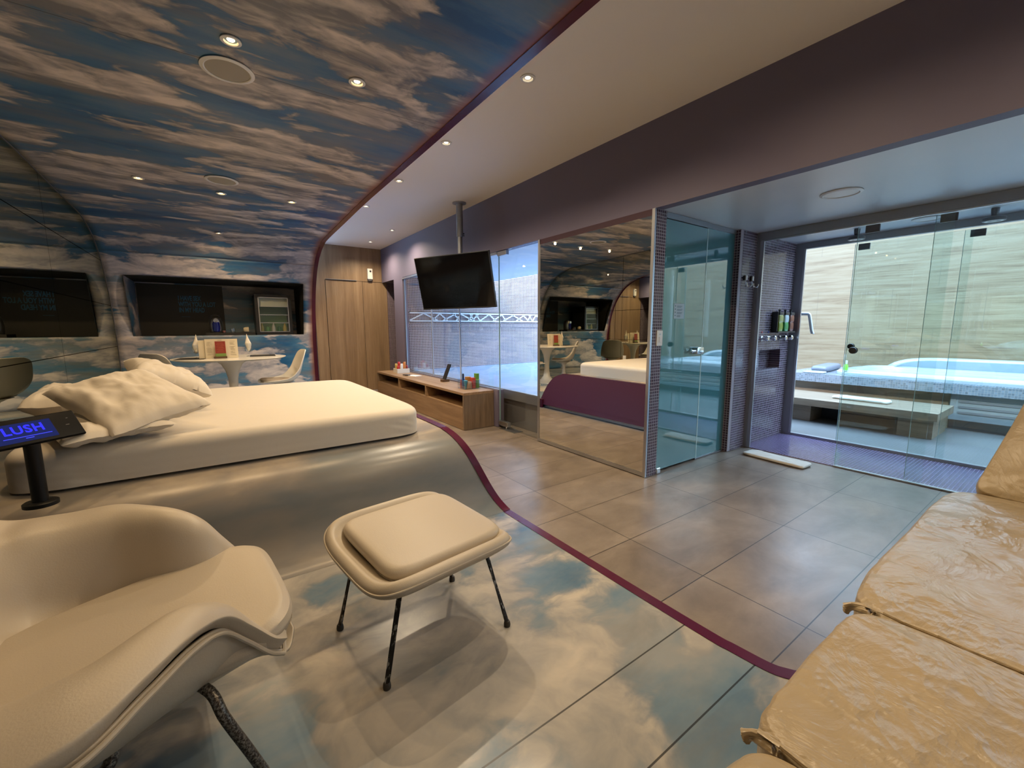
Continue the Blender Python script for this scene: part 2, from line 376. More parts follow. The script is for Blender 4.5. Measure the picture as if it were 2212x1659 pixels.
def crv(P, n): 
    V = [Vector(p) for p in P]; return [cr(V, i/(n-1)) for i in range(n)]
def grid(bm, f, nu, nv, uv=None, closed_u=False):
    V = [[bm.verts.new(f(i/(nu-1) if not closed_u else i/nu, j/(nv-1))) for j in range(nv)] for i in range(nu)]
    lay = (bm.loops.layers.uv.get('UVMap') or bm.loops.layers.uv.new('UVMap')) if uv else None
    for i in range(nu if closed_u else nu-1):
        for j in range(nv-1):
            i2 = (i+1) % nu
            fa = bm.faces.new((V[i][j], V[i2][j], V[i2][j+1], V[i][j+1]))
            if uv:
                for lp, (a, b) in zip(fa.loops, ((i, j), (i+1, j), (i+1, j+1), (i, j+1))): lp[lay].uv = uv(a/(nu-1), b/(nv-1))
    return V
def slab(bm, a, b, h, n=4.0, nu=64, rings=10, round_=.45, top=None, mtx=None):
    """pillow-edged slab, superellipse outline half sizes a,b, thickness h, bottom at z=0"""
    prof = []
    for i in range(rings+1):
        t = -PI/2 + PI*i/rings; prof.append((math.cos(t), .5 + .5*math.sin(t)))
    e = round_*h
    def sup(th, k):
        c, s = math.cos(th), math.sin(th)
        return (math.copysign(abs(c)**(2/n), c)*(a - e + e*k), math.copysign(abs(s)**(2/n), s)*(b - e + e*k))
    rows = [[(.0, 0)], ]
    R = []
    for fr in (.0, .35, .7, .92): R.append(('in', fr, 0))
    for k, z in prof: R.append(('rim', k, z))
    for fr in (.92, .7, .35, .0): R.append(('in', fr, 1))
    V = []
    for typ, k, z in R:
        row = []
        for j in range(nu):
            th = 2*PI*j/nu
            if typ == 'rim': x, y = sup(th, k)
            else:
                x, y = sup(th, 0); x *= max(k, 1e-4); y *= max(k, 1e-4)
            zz = h*z
            if top and z > .5: zz += top(x/a, y/b)*(z-.5)*2
            p = Vector((x, y, zz)); row.append(bm.verts.new(mtx @ p if mtx is not None else p))
        V.append(row)
    for A, C in zip(V, V[1:]):
        for j in range(nu): bm.faces.new((A[j], A[(j+1) % nu], C[(j+1) % nu], C[j]))
    bmesh.ops.remove_doubles(bm, verts=bm.verts, dist=2e-5)
    return bm
def solidify(o, th, off=-1):
    m = o.modifiers.new('thickness', 'SOLIDIFY'); m.thickness = th; m.offset = off; return o
def subsurf(o, n=1):
    m = o.modifiers.new('smooth', 'SUBSURF'); m.levels = n; m.render_levels = n; return o
def text(name, s, size, mat, parent, origin, right, up, spacing=1.0, line=1.0, ext=.0008, align='LEFT', sx=1.0, world=True, bold=0.0):
    c = bpy.data.curves.new(name, 'FONT'); c.body = s; c.size = size; c.extrude = ext; c.space_character = spacing; c.space_line = line; c.align_x = align; c.resolution_u = 3
    c.offset = bold
    o = bpy.data.objects.new(name, c); COL.objects.link(o)
    me = bpy.data.meshes.new_from_object(o.evaluated_get(bpy.context.evaluated_depsgraph_get())); bpy.data.objects.remove(o); bpy.data.curves.remove(c)
    right = Vector(right).normalized(); up = Vector(up).normalized(); nrm = right.cross(up)
    mt = Matrix((right*sx, up, nrm)).transposed().to_4x4(); mt.translation = Vector(origin)
    me.transform(mt); bm = B(); bm.from_mesh(me); bpy.data.meshes.remove(me)
    return obj(name, bm, mat, parent, world=world)
def st(name, bm, mat, smooth=False, parent=None): return obj(name, bm, mat, parent, smooth, kind=None if parent else 'structure')
# ------------------------------------------------------------------ the setting: room shell
XW = 2.79; XL = -1.17; XE = 1.535; YF = 8.36; YB = -2.4
HC = 2.745; HB = 2.11
st('floor', bx(-1.5, 5.27, YB-.2, 8.6, -.12, -.004), M['tile'])
# printed floor beside the tiles, with a rounded corner under the day bed
curve = [(1.535, 2.2), (1.535, 1.3), (1.540, .80), (1.548, .70), (1.562, .58), (1.585, .53), (1.614, .495), (1.70, .43), (1.85, .37), (2.1, .33), (2.75, .31)]
bm = B(); lay = bm.loops.layers.uv.new('UVMap')
cp = crv([(x, y, 0) for x, y in curve], 60)
strips = [(XL-.05, YB)] 
def floor_face(pts):
    f = bm.faces.new([bm.verts.new((x, y, .001)) for x, y in pts])
    for lp in f.loops: lp[lay].uv = (lp.vert.co.x, lp.vert.co.y)
for a, b in zip(cp, cp[1:]):
    if a.y - b.y < 1e-5: continue
    floor_face([(XL-.05, a.y), (XL-.05, b.y), (b.x, b.y), (a.x, a.y)])
floor_face([(XL-.05, .31), (XL-.05, YB), (2.75, YB), (2.75, .31)])
st('floor.001', bm, M['sky_floor'])
def band(pts, w, side, z=.0035):
    b = B(); prev = None
    for i, p in enumerate(pts):
        d = (pts[min(i+1, len(pts)-1)] - pts[max(i-1, 0)]).normalized(); n = Vector((-d.y, d.x, 0))*side
        cur = (b.verts.new((p.x, p.y, z)), b.verts.new((p.x+n.x*w, p.y+n.y*w, z)))
        if prev: b.faces.new((prev[0], prev[1], cur[1], cur[0]))
        prev = cur
    return b
st('trim_1', band(cp, .052, -1), M['stripe'])

# printed wall and ceiling: profile (Y, z) unrolled into v
PW = [(8.42, .13), (8.43, .55), (8.42, .95), (8.37, 1.30), (8.30, 1.60), (8.17, 1.90), (8.02, 2.12), (7.84, 2.30), (7.60, 2.44), (7.30, 2.535), (7.0, 2.575), (6.0, 2.61), (5.0, 2.645), (3.7, 2.66), (2.0, 2.68), (0, 2.69), (-2.4, 2.69)]
pw = []
P_ = [Vector((0, a, b)) for a, b in PW]
for i in range(len(P_)-1):
    for k in range(6): pw.append(cr(P_, (i + k/6)/(len(P_)-1)))
pw.append(P_[-1])
def z_at(y):
    for a, b in zip(pw, pw[1:]):
        if b.y <= y <= a.y and a.z > 2.2: return a.z + (b.z-a.z)*(y-a.y)/(b.y-a.y+1e-9)
    return 2.66
NZ0, NZ1, NX0, NX1 = 1.115, 1.985, -.98, 1.33
def insert_z(zv):
    for i, (a, b) in enumerate(zip(pw, pw[1:])):
        if a.z < zv < b.z and a.y > 7.5:
            t = (zv-a.z)/(b.z-a.z); pw.insert(i+1, a.lerp(b, t)); return
insert_z(NZ0); insert_z(NZ1)
xs = [XL-.03 + (NX0-XL+.03)*i/2 for i in range(2)] + [NX0 + (NX1-NX0)*i/12 for i in range(13)] + [XE - (XE-NX1)*(1-i/3) for i in range(1, 4)]
def shell(rows, v0, hole):
    b = B(); l = (b.loops.layers.uv.get('UVMap') or b.loops.layers.uv.new('UVMap')); acc = v0; vv = [acc]
    for a, c in zip(rows, rows[1:]): acc += (c-a).length; vv.append(acc)
    V = [[b.verts.new((x, p.y, p.z)) for x in xs] for p in rows]
    for i in range(len(rows)-1):
        zm = (rows[i].z + rows[i+1].z)/2
        for j in range(len(xs)-1):
            xm = (xs[j]+xs[j+1])/2
            if hole and NX0 < xm < NX1 and NZ0 < zm < NZ1: continue
            f = b.faces.new((V[i][j], V[i][j+1], V[i+1][j+1], V[i+1][j]))
            for lp, (ii, jj) in zip(f.loops, ((i, j), (i, j+1), (i+1, j+1), (i+1, j))): lp[l].uv = (xs[jj], vv[ii])
    return b, acc
cut = next(i for i, p in enumerate(pw) if p.z > 2.25)
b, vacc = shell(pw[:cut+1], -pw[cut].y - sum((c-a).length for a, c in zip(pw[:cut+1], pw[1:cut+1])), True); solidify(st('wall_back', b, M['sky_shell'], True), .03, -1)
# ceiling v coordinate is simply -Y so the panel joints fall on Y = 2.98 and Y = .30
rows = pw[cut:]
b = B(); l = (b.loops.layers.uv.get('UVMap') or b.loops.layers.uv.new('UVMap')); V = [[b.verts.new((x, p.y, p.z)) for x in xs] for p in rows]
for i in range(len(rows)-1):
    for j in range(len(xs)-1):
        f = b.faces.new((V[i][j], V[i][j+1], V[i+1][j+1], V[i+1][j]))
        for lp, (ii, jj) in zip(f.loops, ((i, j), (i, j+1), (i+1, j+1), (i+1, j))): lp[l].uv = (xs[jj], -rows[ii].y)
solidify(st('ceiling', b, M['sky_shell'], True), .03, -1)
# plum band along the shell's outer rim (wall and ceiling)
b = B(); prev = None
for i, p in enumerate(pw):
    d = (pw[min(i+1, len(pw)-1)] - pw[max(i-1, 0)]).normalized(); n = Vector((0, -d.z, d.y))
    if n.dot(Vector((0, 3, 1.2)) - p) < 0: n = -n
    q = p + n*.004; r = p - n*.05
    cur = [b.verts.new((XE-.055, q.y, q.z)), b.verts.new((XE+.006, q.y, q.z)), b.verts.new((XE+.006, r.y, r.z))]
    if prev:
        for k in (0, 1): b.faces.new((prev[k], prev[k+1], cur[k+1], cur[k]))
    prev = cur
st('trim_2', b, M['stripe'])
# raised dining floor beyond the bed
b = B(); l = (b.loops.layers.uv.get('UVMap') or b.loops.layers.uv.new('UVMap'))
f = quad(b, (XL-.05, 4.98, .13), (XE, 4.98, .13), (XE, 8.44, .13), (XL-.05, 8.44, .13))
for lp in f.loops: lp[l].uv = (lp.vert.co.x, lp.vert.co.y)
st('floor.002', b, M['sky_floor'])
st('baseboard_1', bx(XE-.03, XE, 4.9, 8.42, .0, .129), M['plum_panel'])
# mirror wall on the left, panelled
b = B(); pts = [(p.y, p.z) for p in pw]
vs = [b.verts.new((XL, y, z)) for y, z in pts] + [b.verts.new((XL, -2.4, .0)), b.verts.new((XL, 8.42, .0))]
b.faces.new(vs); st('wall_left', b, M['mirror_left'])
st('wall_left.001', bx(XL-.12, XL-.01, YB-.1, 8.6, 0, 2.9), M['purple_wall'])
# rim line where the mirror meets the shell
st('trim_3', tube(B(), [(XL+.002, p.y, p.z) for p in pw], .006, 6), M['grey_plastic'])

# white ceiling strip, wood wall, purple wall
st('ceiling.001', bx(-1.5, XW+.1, YB-.2, YF+.3, HC, HC+.1), M['white_ceiling'])
wb = B(); box(wb, 1.543, XW+.1, YF, YF+.12, 0, HC)
st('wall_back.001', wb, M['wood_z'])
d1 = st('door_1', bx(1.745, 2.405, YF-.006, YF-.0005, .0, 2.11), M['wood_z'])
gb = B()
for x0, x1, z0, z1 in ((1.738, 1.744, 0, 2.116), (2.406, 2.411, 0, 2.116), (1.738, XW, 2.111, 2.116)): box(gb, x0, x1, YF-.004, YF-.0006, z0, z1)
st('trim_4', gb, M['black_matt'])
st('trim_5', bx(1.76, 2.30, YF-.03, YF-.004, 2.118, 2.128), M['steel'])
WT = .09  # purple wall thickness
pb = B(); box(pb, XW, XW+WT, YB-.2, YF, HB, HC)
st('wall_right', pb, M['purple_wall'])
st('wall_right.001', bx(XW, XW+WT, 7.27, 7.70, 0, HB), M['purple_wall'])
st('wall_right.002', bx(XW, XW+WT, 4.24, 7.27, 0, .46), M['purple_wall'])
st('wall_front', bx(-1.5, 9, YB-.32, YB-.2, 0, 4.2), M['white_ceiling'])
# dark mosaic passage at the far end of the purple wall
mb = B(); box(mb, XW+WT, 4.2, 8.33, 8.45, 0, HB); box(mb, XW+WT, 4.2, 7.62, 7.70, 0, HB+.0)
st('wall_passage', mb, M['mosaic_xz'])
st('wall_passage.001', bx(4.2, 4.3, 7.6, 8.45, 0, HB), M['mosaic_yz'])
st('ceiling.002', bx(XW+WT, 4.3, 7.6, 8.45, HB, HB+.05), M['purple_wall'])
# bath zone ceiling (over booth, vestibule and shower)
st('ceiling.003', bx(XW+.01, 5.33, YB-.2, 3.46, HB+.001, HB+.12), M['bath_ceiling'])
st('ceiling.004', bx(XW+WT, 4.7, 3.46, 7.6, 2.15, 2.27), M['bath_ceiling'])
# shower: side wall with soap niche, tiled pier, raised mosaic floor
Y0 = 2.04
nx0, nx1, nz0, nz1 = 4.57, 5.06, .775, .98
sb = B()
for x0, x1, z0, z1 in ((4.40, nx0, 0, HB), (nx1, 5.25, 0, HB), (nx0, nx1, 0, nz0), (nx0, nx1, nz1, HB)):
    box(sb, x0, x1, Y0, Y0+.02, z0, z1)
st('wall_shower', sb, M['mosaic_xz'])
nb = B(); box(nb, nx0, nx1, Y0+.11, Y0+.12, nz0, nz1); box(nb, nx0-.01, nx0, Y0+.02, Y0+.12, nz0, nz1)
box(nb, nx1, nx1+.01, Y0+.02, Y0+.12, nz0, nz1); box(nb, nx0, nx1, Y0+.02, Y0+.12, nz0-.01, nz0); box(nb, nx0, nx1, Y0+.02, Y0+.12, nz1, nz1+.01)
st('wall_shower.001', nb, M['mosaic_xz'])
st('wall_shower.002', bx(4.40, 5.25, Y0+.13, Y0+.18, 0, HB), M['black_matt'])
pb = B(); box(pb, 4.085, 4.345, 2.03, 2.12, 0, HB); st('wall_pier', pb, M['mosaic_xz'])
st('wall_pier.001', bx(4.035, 4.0845, 2.032, 3.4, 0, HB), M['mosaic_yz'])
st('floor.003', bx(4.36, 5.25, YB-.1, 2.04, -.05, .004), M['mosaic_floor'])
# booth walls: pier at the corner, back and side walls
pb = B(); box(pb, XW+.02, 2.925, 2.05, 2.10, 0, HB); st('wall_booth', pb, M['mosaic_xz'])
st('wall_booth.001', bx(XW+.03, 4.04, 3.44, 3.5, 0, HB), M['mosaic_xz'])
st('wall_booth.002', bx(XW+.03, XW+.06, 2.10, 3.44, 0, HB), M['mosaic_yz'])
# room behind the windows: mosaic wall, pool deck
st('wall_pool', bx(XW+WT+.001, 8.6, 7.45, 7.57, 0, 2.6), M['pool_mosaic'])
lb = B(); box(lb, XW+WT+.001, 8.6, 7.43, 7.452, 1.235, 1.31); box(lb, XW+WT+.001, 8.6, 7.43, 7.452, 1.53, 1.60)
st('trim_6', lb, M['pool_mosaic'])
st('wall_pool.001', bx(XW+.20, XW+.26, 3.5, 7.45, 0, .43), M['grey_plastic'])
st('floor.004', bx(XW+.20, 8.6, 3.5, 7.45, .40, .445), M['water'])
st('trim_7', bx(XW+.16, XW+.2, 3.5, 7.45, .335, .45), M['alu'])
# patio
st('floor.005', bx(5.27, 9.2, YB-.3, 3.5, -.12, -.002), M['patio_floor'])
st('wall_patio', bx(8.6, 8.75, YB-.3, 7.6, -.1, 2.95), M['travertine'])

# ------------------------------------------------------------------ bed platform, mattress, pillows
PB = [(2.195, .0), (2.23, .012), (2.29, .06), (2.33, .14), (2.355, .24), (2.38, .34), (2.425, .42), (2.50, .475), (2.60, .505), (2.75, .518), (3.4, .52), (4.55, .52), (4.72, .505), (4.85, .45), (4.93, .34), (4.965, .22), (4.98, .13)]
pp = crv([(0, a, b) for a, b in PB], 110)
def xe(z): return 1.535 - .45*max(z, 0)
plat = thing('bed_platform', 'low curved bed platform printed with clouds and edged in plum, under the mattress', 'bed platform', (.2, 3.5, 0))
b = B(); l = (b.loops.layers.uv.get('UVMap') or b.loops.layers.uv.new('UVMap')); acc = 0; vv = [0]
for a, c in zip(pp, pp[1:]): acc += (c-a).length; vv.append(acc)
NX = 14
V = [[b.verts.new((XL+.001 + (xe(p.z)-XL)*j/NX, p.y, p.z+.002)) for j in range(NX+1)] for p in pp]
for i in range(len(pp)-1):
    for j in range(NX):
        f = b.faces.new((V[i][j], V[i][j+1], V[i+1][j+1], V[i+1][j]))
        for lp in f.loops:
            ii = i if lp.vert in V[i] else i+1
            lp[l].uv = (lp.vert.co.x, vv[ii])
obj('printed_surface', b, M['sky_platform'], plat, True)
b = B(); prev = None
for i, p in enumerate(pp):
    d = (pp[min(i+1, len(pp)-1)] - pp[max(i-1, 0)]).normalized(); n = Vector((0, -d.z, d.y)); q = p + n*.006
    cur = (b.verts.new((xe(p.z)-.048, q.y, q.z+.001)), b.verts.new((xe(p.z)+.004, q.y, q.z+.001)))
    if prev: b.faces.new((prev[0], prev[1], cur[1], cur[0]))
    prev = cur
obj('edge_band', b, M['stripe'], plat, True)
b = B()
up = [p for p in pp if p.z > .05]
vs = [b.verts.new((xe(p.z)+.003, p.y, p.z+.004)) for p in up]
vs += [b.verts.new((xe(.05)+.003, up[-1].y, .05)), b.verts.new((xe(.05)+.003, up[0].y, .05))]
b.faces.new(vs); obj('side_panel', b, M['plum_panel'], plat)
obj('toe_kick', bx(1.40, 1.47, 2.55, 4.95, .002, .05), M['alu'], plat)

mat_ = thing('mattress', 'thick mattress in a white fitted sheet on the cloud-printed bed platform', 'mattress', (.16, 3.58, .522))
mx0, mx1, my0, my1, mz0, mz1 = -.80, 1.115, 2.585, 4.60, .523, .695
def matt(u, v):
    # closed loft: v runs around the vertical section, u around the outline
    th = 2*PI*u; a, bq = (mx1-mx0)/2, (my1-my0)/2; n = 14
    c, s = math.cos(th), math.sin(th); sh = 1.0
    if v < .5: k, z = 1.0, mz0 + (mz1-.05-mz0)*(v/.5); ins = .0
    else:
        t = (v-.5)/.5
        if t < .4: g = t/.4*PI/2; z = mz1-.05+.05*math.sin(g); ins = .05*(1-math.cos(g))
        else: g = (t-.4)/.6; z = mz1 + .006*math.sin(g*PI/2); ins = .05; sh = 1-g
    X = math.copysign(abs(c)**(2/n), c)*(a-ins)*sh; Y = math.copysign(abs(s)**(2/n), s)*(bq-ins)*sh
    if v < .55:
        w = noise.noise(Vector((X*9, Y*9, z*2)))*.003 + noise.noise(Vector((X*15+z*26, Y*15+z*26, z*3)))*.005*(1-v)*max(0, .2+noise.noise(Vector((X*2.2, Y*2.2, 4)))*1.6)
        X *= 1 + w; Y *= 1 + w
    return Vector((mx0+a+X, my0+bq+Y, z))
b = B(); grid(b, matt, 220, 34, closed_u=True); bmesh.ops.remove_doubles(b, verts=b.verts, dist=1e-4)
obj('sheet', b, M['sheet'], mat_, True)
def pillow(name, label, loc, rot, a=.34, b_=.24, h=.16, seed=0, droop=0.0, fold=0.0):
    def f(sgn):
        def g(u, v):
            x, y = 2*u-1, 2*v-1
            e = (1-abs(x)**3.2)*(1-abs(y)**3.2); t = h*.5*max(e, 0)**.42
            px = x*a*(1 - .07*(1-abs(y))**1 * (abs(x)) - .0); py = y*b_*(1 - .10*(1-abs(x))*abs(y))
            wr = noise.noise(Vector((x*2.2+seed, y*2.6, seed*1.7)))*.018 + noise.noise(Vector((x*6+seed, y*5, sgn)))*.006 + noise.noise(Vector((x*3+y*9+seed, y*3, sgn)))*.007*(.3+abs(x))
            z = sgn*t + wr*(.3 + e) - droop*(x*x) + fold*max(0, y)**2
            return Vector((px, py, z))
        return g
    bm = B(); N = 40
    grid(bm, f(1), N, N); grid(bm, lambda u, v: f(-1)(1-u, v), N, N)
    bmesh.ops.remove_doubles(bm, verts=bm.verts, dist=.0025)
    o = obj(name, bm, M['sheet'], None, True); o.location = loc; o.rotation_euler = rot
    return tag(o, label, 'pillow', 'bed pillows')
R = math.radians
pillow('pillow', 'white pillow lying flat on the mattress at the bottom of the pile', (-.49, 2.84, .750), (R(-2), 0, R(112)), .32, .20, .095, 1.3)
pillow('pillow', 'large white pillow leaning at the front of the pile, nearest the camera', (-.385, 2.90, .862), (R(-12), R(-13), R(120)), .34, .215, .13, 5.1)
pillow('pillow', 'plump white pillow lying at the back of the pile beside the mirror wall', (-.72, 3.62, .795), (R(4), 0, R(97)), .33, .20, .17, 9.4)
pillow('pillow', 'white pillow slung over the top of the pillow pile', (-.27, 3.50, .905), (R(27), R(-3), R(102)), .29, .20, .16, 14.2)

# ------------------------------------------------------------------ womb chair (local frame: front = +X, centre line y = 0)
WC = Vector((0, 1.50, 0))
wc = thing('womb_chair', 'wide white leather lounge chair with flared arms and pitted chrome legs', 'armchair', WC)
rim = [(.08, .285, .345), (.045, .30, .375), (-.005, .315, .445), (-.055, .345, .515), (-.115, .415, .548), (-.19, .51, .556), (-.28, .605, .555), (-.42, .62, .555), (-.56, .56, .60), (-.70, .44, .78), (-.80, .22, .93)]
spine = [(.13, 0, .375), (.10, 0, .36), (.045, 0, .347), (-.02, 0, .336), (-.09, 0, .322), (-.17, 0, .308), (-.28, 0, .295), (-.42, 0, .30), (-.57, 0, .40), (-.72, 0, .66), (-.82, 0, .95)]
RV = [Vector(p) for p in rim]; SV = [Vector(p) for p in spine]
CS0 = [(0, 0), (.50, .0), (.68, .03), (.80, .14), (.88, .42), (.94, .80), (.975, 1.0), (1.0, 1.02)]
CS1 = [(0, 0), (.36, .01), (.46, .06), (.54, .24), (.61, .62), (.68, .93), (.76, 1.04), (.88, 1.03), (1.0, .96)]
def csec(P, t):
    n = len(P)-1; V_ = [Vector((a, b, 0)) for a, b in P]; q = cr(V_, t); return q.x, q.y
def womb(u, v):
    y = 2*u-1; t = abs(y); r = cr(RV, v); c = cr(SV, v)
    side = math.copysign(1, y) if y else 1
    k = min(1, max(0, (v-.12)/.36)); k = k*k*(3-2*k)
    a0, b0 = csec(CS0, t); a1, b1 = csec(CS1, t)
    fy, fz = a0*(1-k)+a1*k, b0*(1-k)+b1*k
    kb = min(1, max(0, (v-.74)/.2)); fy = fy*(1-kb) + t*kb; fz = fz*(1-kb) + (t**1.8)*kb
    x = c.x + (r.x-c.x)*fy**1.6; yy = side*r.y*fy; z = c.z + (r.z-c.z)*fz
    return Vector((x, yy, z)) + WC
b = B(); grid(b, womb, 81, 80)
o = obj('shell', b, M['white_leather'], wc, True); solidify(o, .045, 0); subsurf(o, 1)
SHELL = o
def under(u, v):
    y = 2*u-1; t = abs(y); side = math.copysign(1, y) if y else 1
    r = womb(0 if side < 0 else 1, v) - WC; c = cr(SV, v); yb = min(.205, abs(r.y)*.7)
    zb = c.z - .052; kb = min(1, max(0, (v-.70)/.2))
    pb_ = Vector((c.x - .03*kb, side*yb, zb*(1-kb) + c.z*kb))
    if t < .5: q = Vector((c.x - .05*kb, 0, zb*(1-kb) + (c.z-.02)*kb)).lerp(pb_, t/.5)
    else:
        k = (t-.5)/.5; q = pb_.lerp(Vector((r.x, side*(abs(r.y)-.010), r.z-.018)), k); q.y += side*.022*math.sin(PI*k)*(1-kb); q.z -= .016*math.sin(PI*k)*(1-kb)
    return q + WC
b = B(); grid(b, under, 61, 70); o = obj('outer_shell', b, M['white_leather'], wc, True); solidify(o, .008, 0)
edge = [womb(0, i/60) for i in range(61)]; edge2 = [womb(1, i/60) for i in range(61)]
lip = [womb(i/40, 0) for i in range(41)]
back = [womb(i/30, 1) for i in range(31)]
loop = edge[::-1] + lip[1:-1] + edge2 + back[::-1][1:-1]
cen = WC + Vector((-.3, 0, .3))
pip = []
for p in loop:
    q = p.copy(); d = Vector((p.x-cen.x, p.y-cen.y, 0)).normalized(); pip.append(q + d*.004 + Vector((0, 0, -.024)))
b = B(); tube(b, pip, .006, 8, closed=True); obj('piping', b, M['white_leather'], wc, True)
# seat cushion following the pan
def cush(x0, x1, w0, w1, z0, z1, h, n=5):
    def f(u, v):
        th = 2*PI*u; c, s = math.cos(th), math.sin(th)
        X = math.copysign(abs(c)**(2/n), c); Y = math.copysign(abs(s)**(2/n), s)
        if v < .5: k = v/.5; a = -PI/2 + k*PI*.5; zz = .5*math.sin(a)
        prof = [( .0, -.5), (.80, -.5), (.93, -.44), (.985, -.25), (1, 0), (.985, .25), (.93, .43), (.80, .5), (.4, .54), (.0, .55)]
        fi = v*(len(prof)-1); i = min(int(fi), len(prof)-2); tt = fi-i
        k = prof[i][0]*(1-tt) + prof[i+1][0]*tt; zz = prof[i][1]*(1-tt) + prof[i+1][1]*tt
        xx = X*k; yy = Y*k
        q = (xx+1)/2
        return Vector((x0+(x1-x0)*q, yy*(w0+(w1-w0)*q), z0+(z1-z0)*q + zz*h))
    return f
b = B(); cf = cush(-.58, .14, .25, .335, .325, .392, .085, 4.3); grid(b, lambda u, v: cf(u, v)+WC, 96, 37, closed_u=True); bmesh.ops.remove_doubles(b, verts=b.verts, dist=1e-4)
sc = obj('seat_cushion', b, M['white_leather'], wc, True)
b = B()
for i in range(60):
    u = -.09 + .30*i/60
    p = cf(u % 1, .36)+WC; q = cf((u+.0024) % 1, .36)+WC
    d = Vector((p.x - WC.x + .2, p.y-WC.y, 0)).normalized()*.002
    tube(b, [p+d, q+d], .0014, 5)
obj('stitching', b, M['stitch'], sc)
b = B(); bf = cush(-.06, .36, .30, .20, 0, 0, .10)
mt = Matrix.Translation(WC + Vector((-.695, 0, .395))) @ Euler((0, math.radians(-62), 0)).to_matrix().to_4x4()
grid(b, lambda u, v: mt @ bf(u, v), 80, 37, closed_u=True); bmesh.ops.remove_doubles(b, verts=b.verts, dist=1e-4)
obj('back_cushion', b, M['white_leather'], wc, True)
R_ = .0125
for s, nm in ((-1, 'near'), (1, 'far')):
    b = B(); tube(b, [WC+Vector(p) for p in crv([(-.16, s*.20, .34), (-.09, s*.29, .315), (-.065, s*.335, .255), (-.02, s*.345, .13), (.025, s*.355, .0)], 24)], R_, 12)
    o = obj('leg', b, M['rusty_chrome'], wc, True)
    b = B(); tube(b, [WC+Vector(p) for p in crv([(-.42, s*.40, .40), (-.365, s*.32, .27), (-.325, s*.255, .185), (-.30, s*.205, .165), (-.285, s*.18, .18), (-.28, s*.15, .262)], 30)], R_*1.15, 12)
    obj('frame_tube', b, M['rusty_chrome'], wc, True)
    b = B(); tube(b, [WC+Vector(p) for p in crv([(-.40, s*.30, .30), (-.52, s*.34, .22), (-.66, s*.38, .0)], 16)], R_, 12)
    obj('leg', b, M['rusty_chrome'], wc, True)

wc.location = (-.022, 1.512, 0); wc.rotation_euler = (0, 0, math.radians(5.5))

# ------------------------------------------------------------------ ottoman (local frame rotated a little)
OC = Vector((.625, 1.565, 0)); OR = math.radians(7)
ot = thing('ottoman', 'white leather footstool with a loose pad on thin worn black legs', 'footstool', OC, OR)
def otf(u, v):
    n = 6.0; th = 2*PI*u; c, s = math.cos(th), math.sin(th)
    X = math.copysign(abs(c)**(2/n), c); Y = math.copysign(abs(s)**(2/n), s)
    x, y = X*v, Y*v
    z = .305 + .055*(v**6) + .055*abs(y)**3*(.75+.25*y) - .008*abs(x)**3
    return Vector((x*.30, y*.305, z))
b = B(); grid(b, lambda u, v: otf(u, v), 112, 18, closed_u=True); bmesh.ops.remove_doubles(b, verts=b.verts, dist=1e-5)
o = obj('shell', b, M['white_leather'], ot, True, world=False); solidify(o, .052, 0); subsurf(o, 1)
b = B(); tube(b, [otf(i/160, 1) + Vector((otf(i/160, 1).x*.018, otf(i/160, 1).y*.018, -.016)) for i in range(160)], .0045, 8, closed=True)
obj('piping', b, M['white_leather'], ot, True, world=False)
def padtop(x, y): return .012*(1-x*x)*(1-y*y)
b = B(); slab(b, .262, .255, .055, 7, 96, 10, .5, top=padtop, mtx=Matrix.Translation((.030, .018, .345)) @ Euler((math.radians(2), 0, 0)).to_matrix().to_4x4())
pad = obj('seat_pad', b, M['white_leather'], ot, True, world=False)
b = B()
for i in range(110):
    th = -PI*.98 + i/110*PI*.99; n = 7
    def q(t):
        c, s = math.cos(t), math.sin(t)
        return Vector((.030+math.copysign(abs(c)**(2/n), c)*.2635, .018+math.copysign(abs(s)**(2/n), s)*.2565, .362+math.copysign(abs(s)**(2/n), s)*.008))
    a_, c_ = q(th), q(th+.014); 
    if (a_-c_).length > .0005: tube(b, [a_, a_+(c_-a_).normalized()*min((c_-a_).length, .005)], .0011, 5)
obj('stitching', b, M['stitch'], pad, world=False)
for wx, wy, x, y in ((.325, 1.68, -.20, .17), (.386, 1.29, -.18, -.19), (.891, 1.299, .20, -.20), (.85, 1.71, .19, .17)):
    dx_, dy_ = wx-OC.x, wy-OC.y; fx = dx_*math.cos(OR)+dy_*math.sin(OR); fy = -dx_*math.sin(OR)+dy_*math.cos(OR)
    b = B(); tube(b, [(x, y, .30), (fx, fy, .016)], .0095, 12); lg = obj('leg', b, M['worn_black'], ot, True, world=False)
    b = B(); lathe(b, [(.0, .0), (.013, .0), (.014, .008), (.0125, .02), (.010, .024)], (fx, fy, 0), 16); obj('foot', b, M['rubber'], lg, True, world=False)

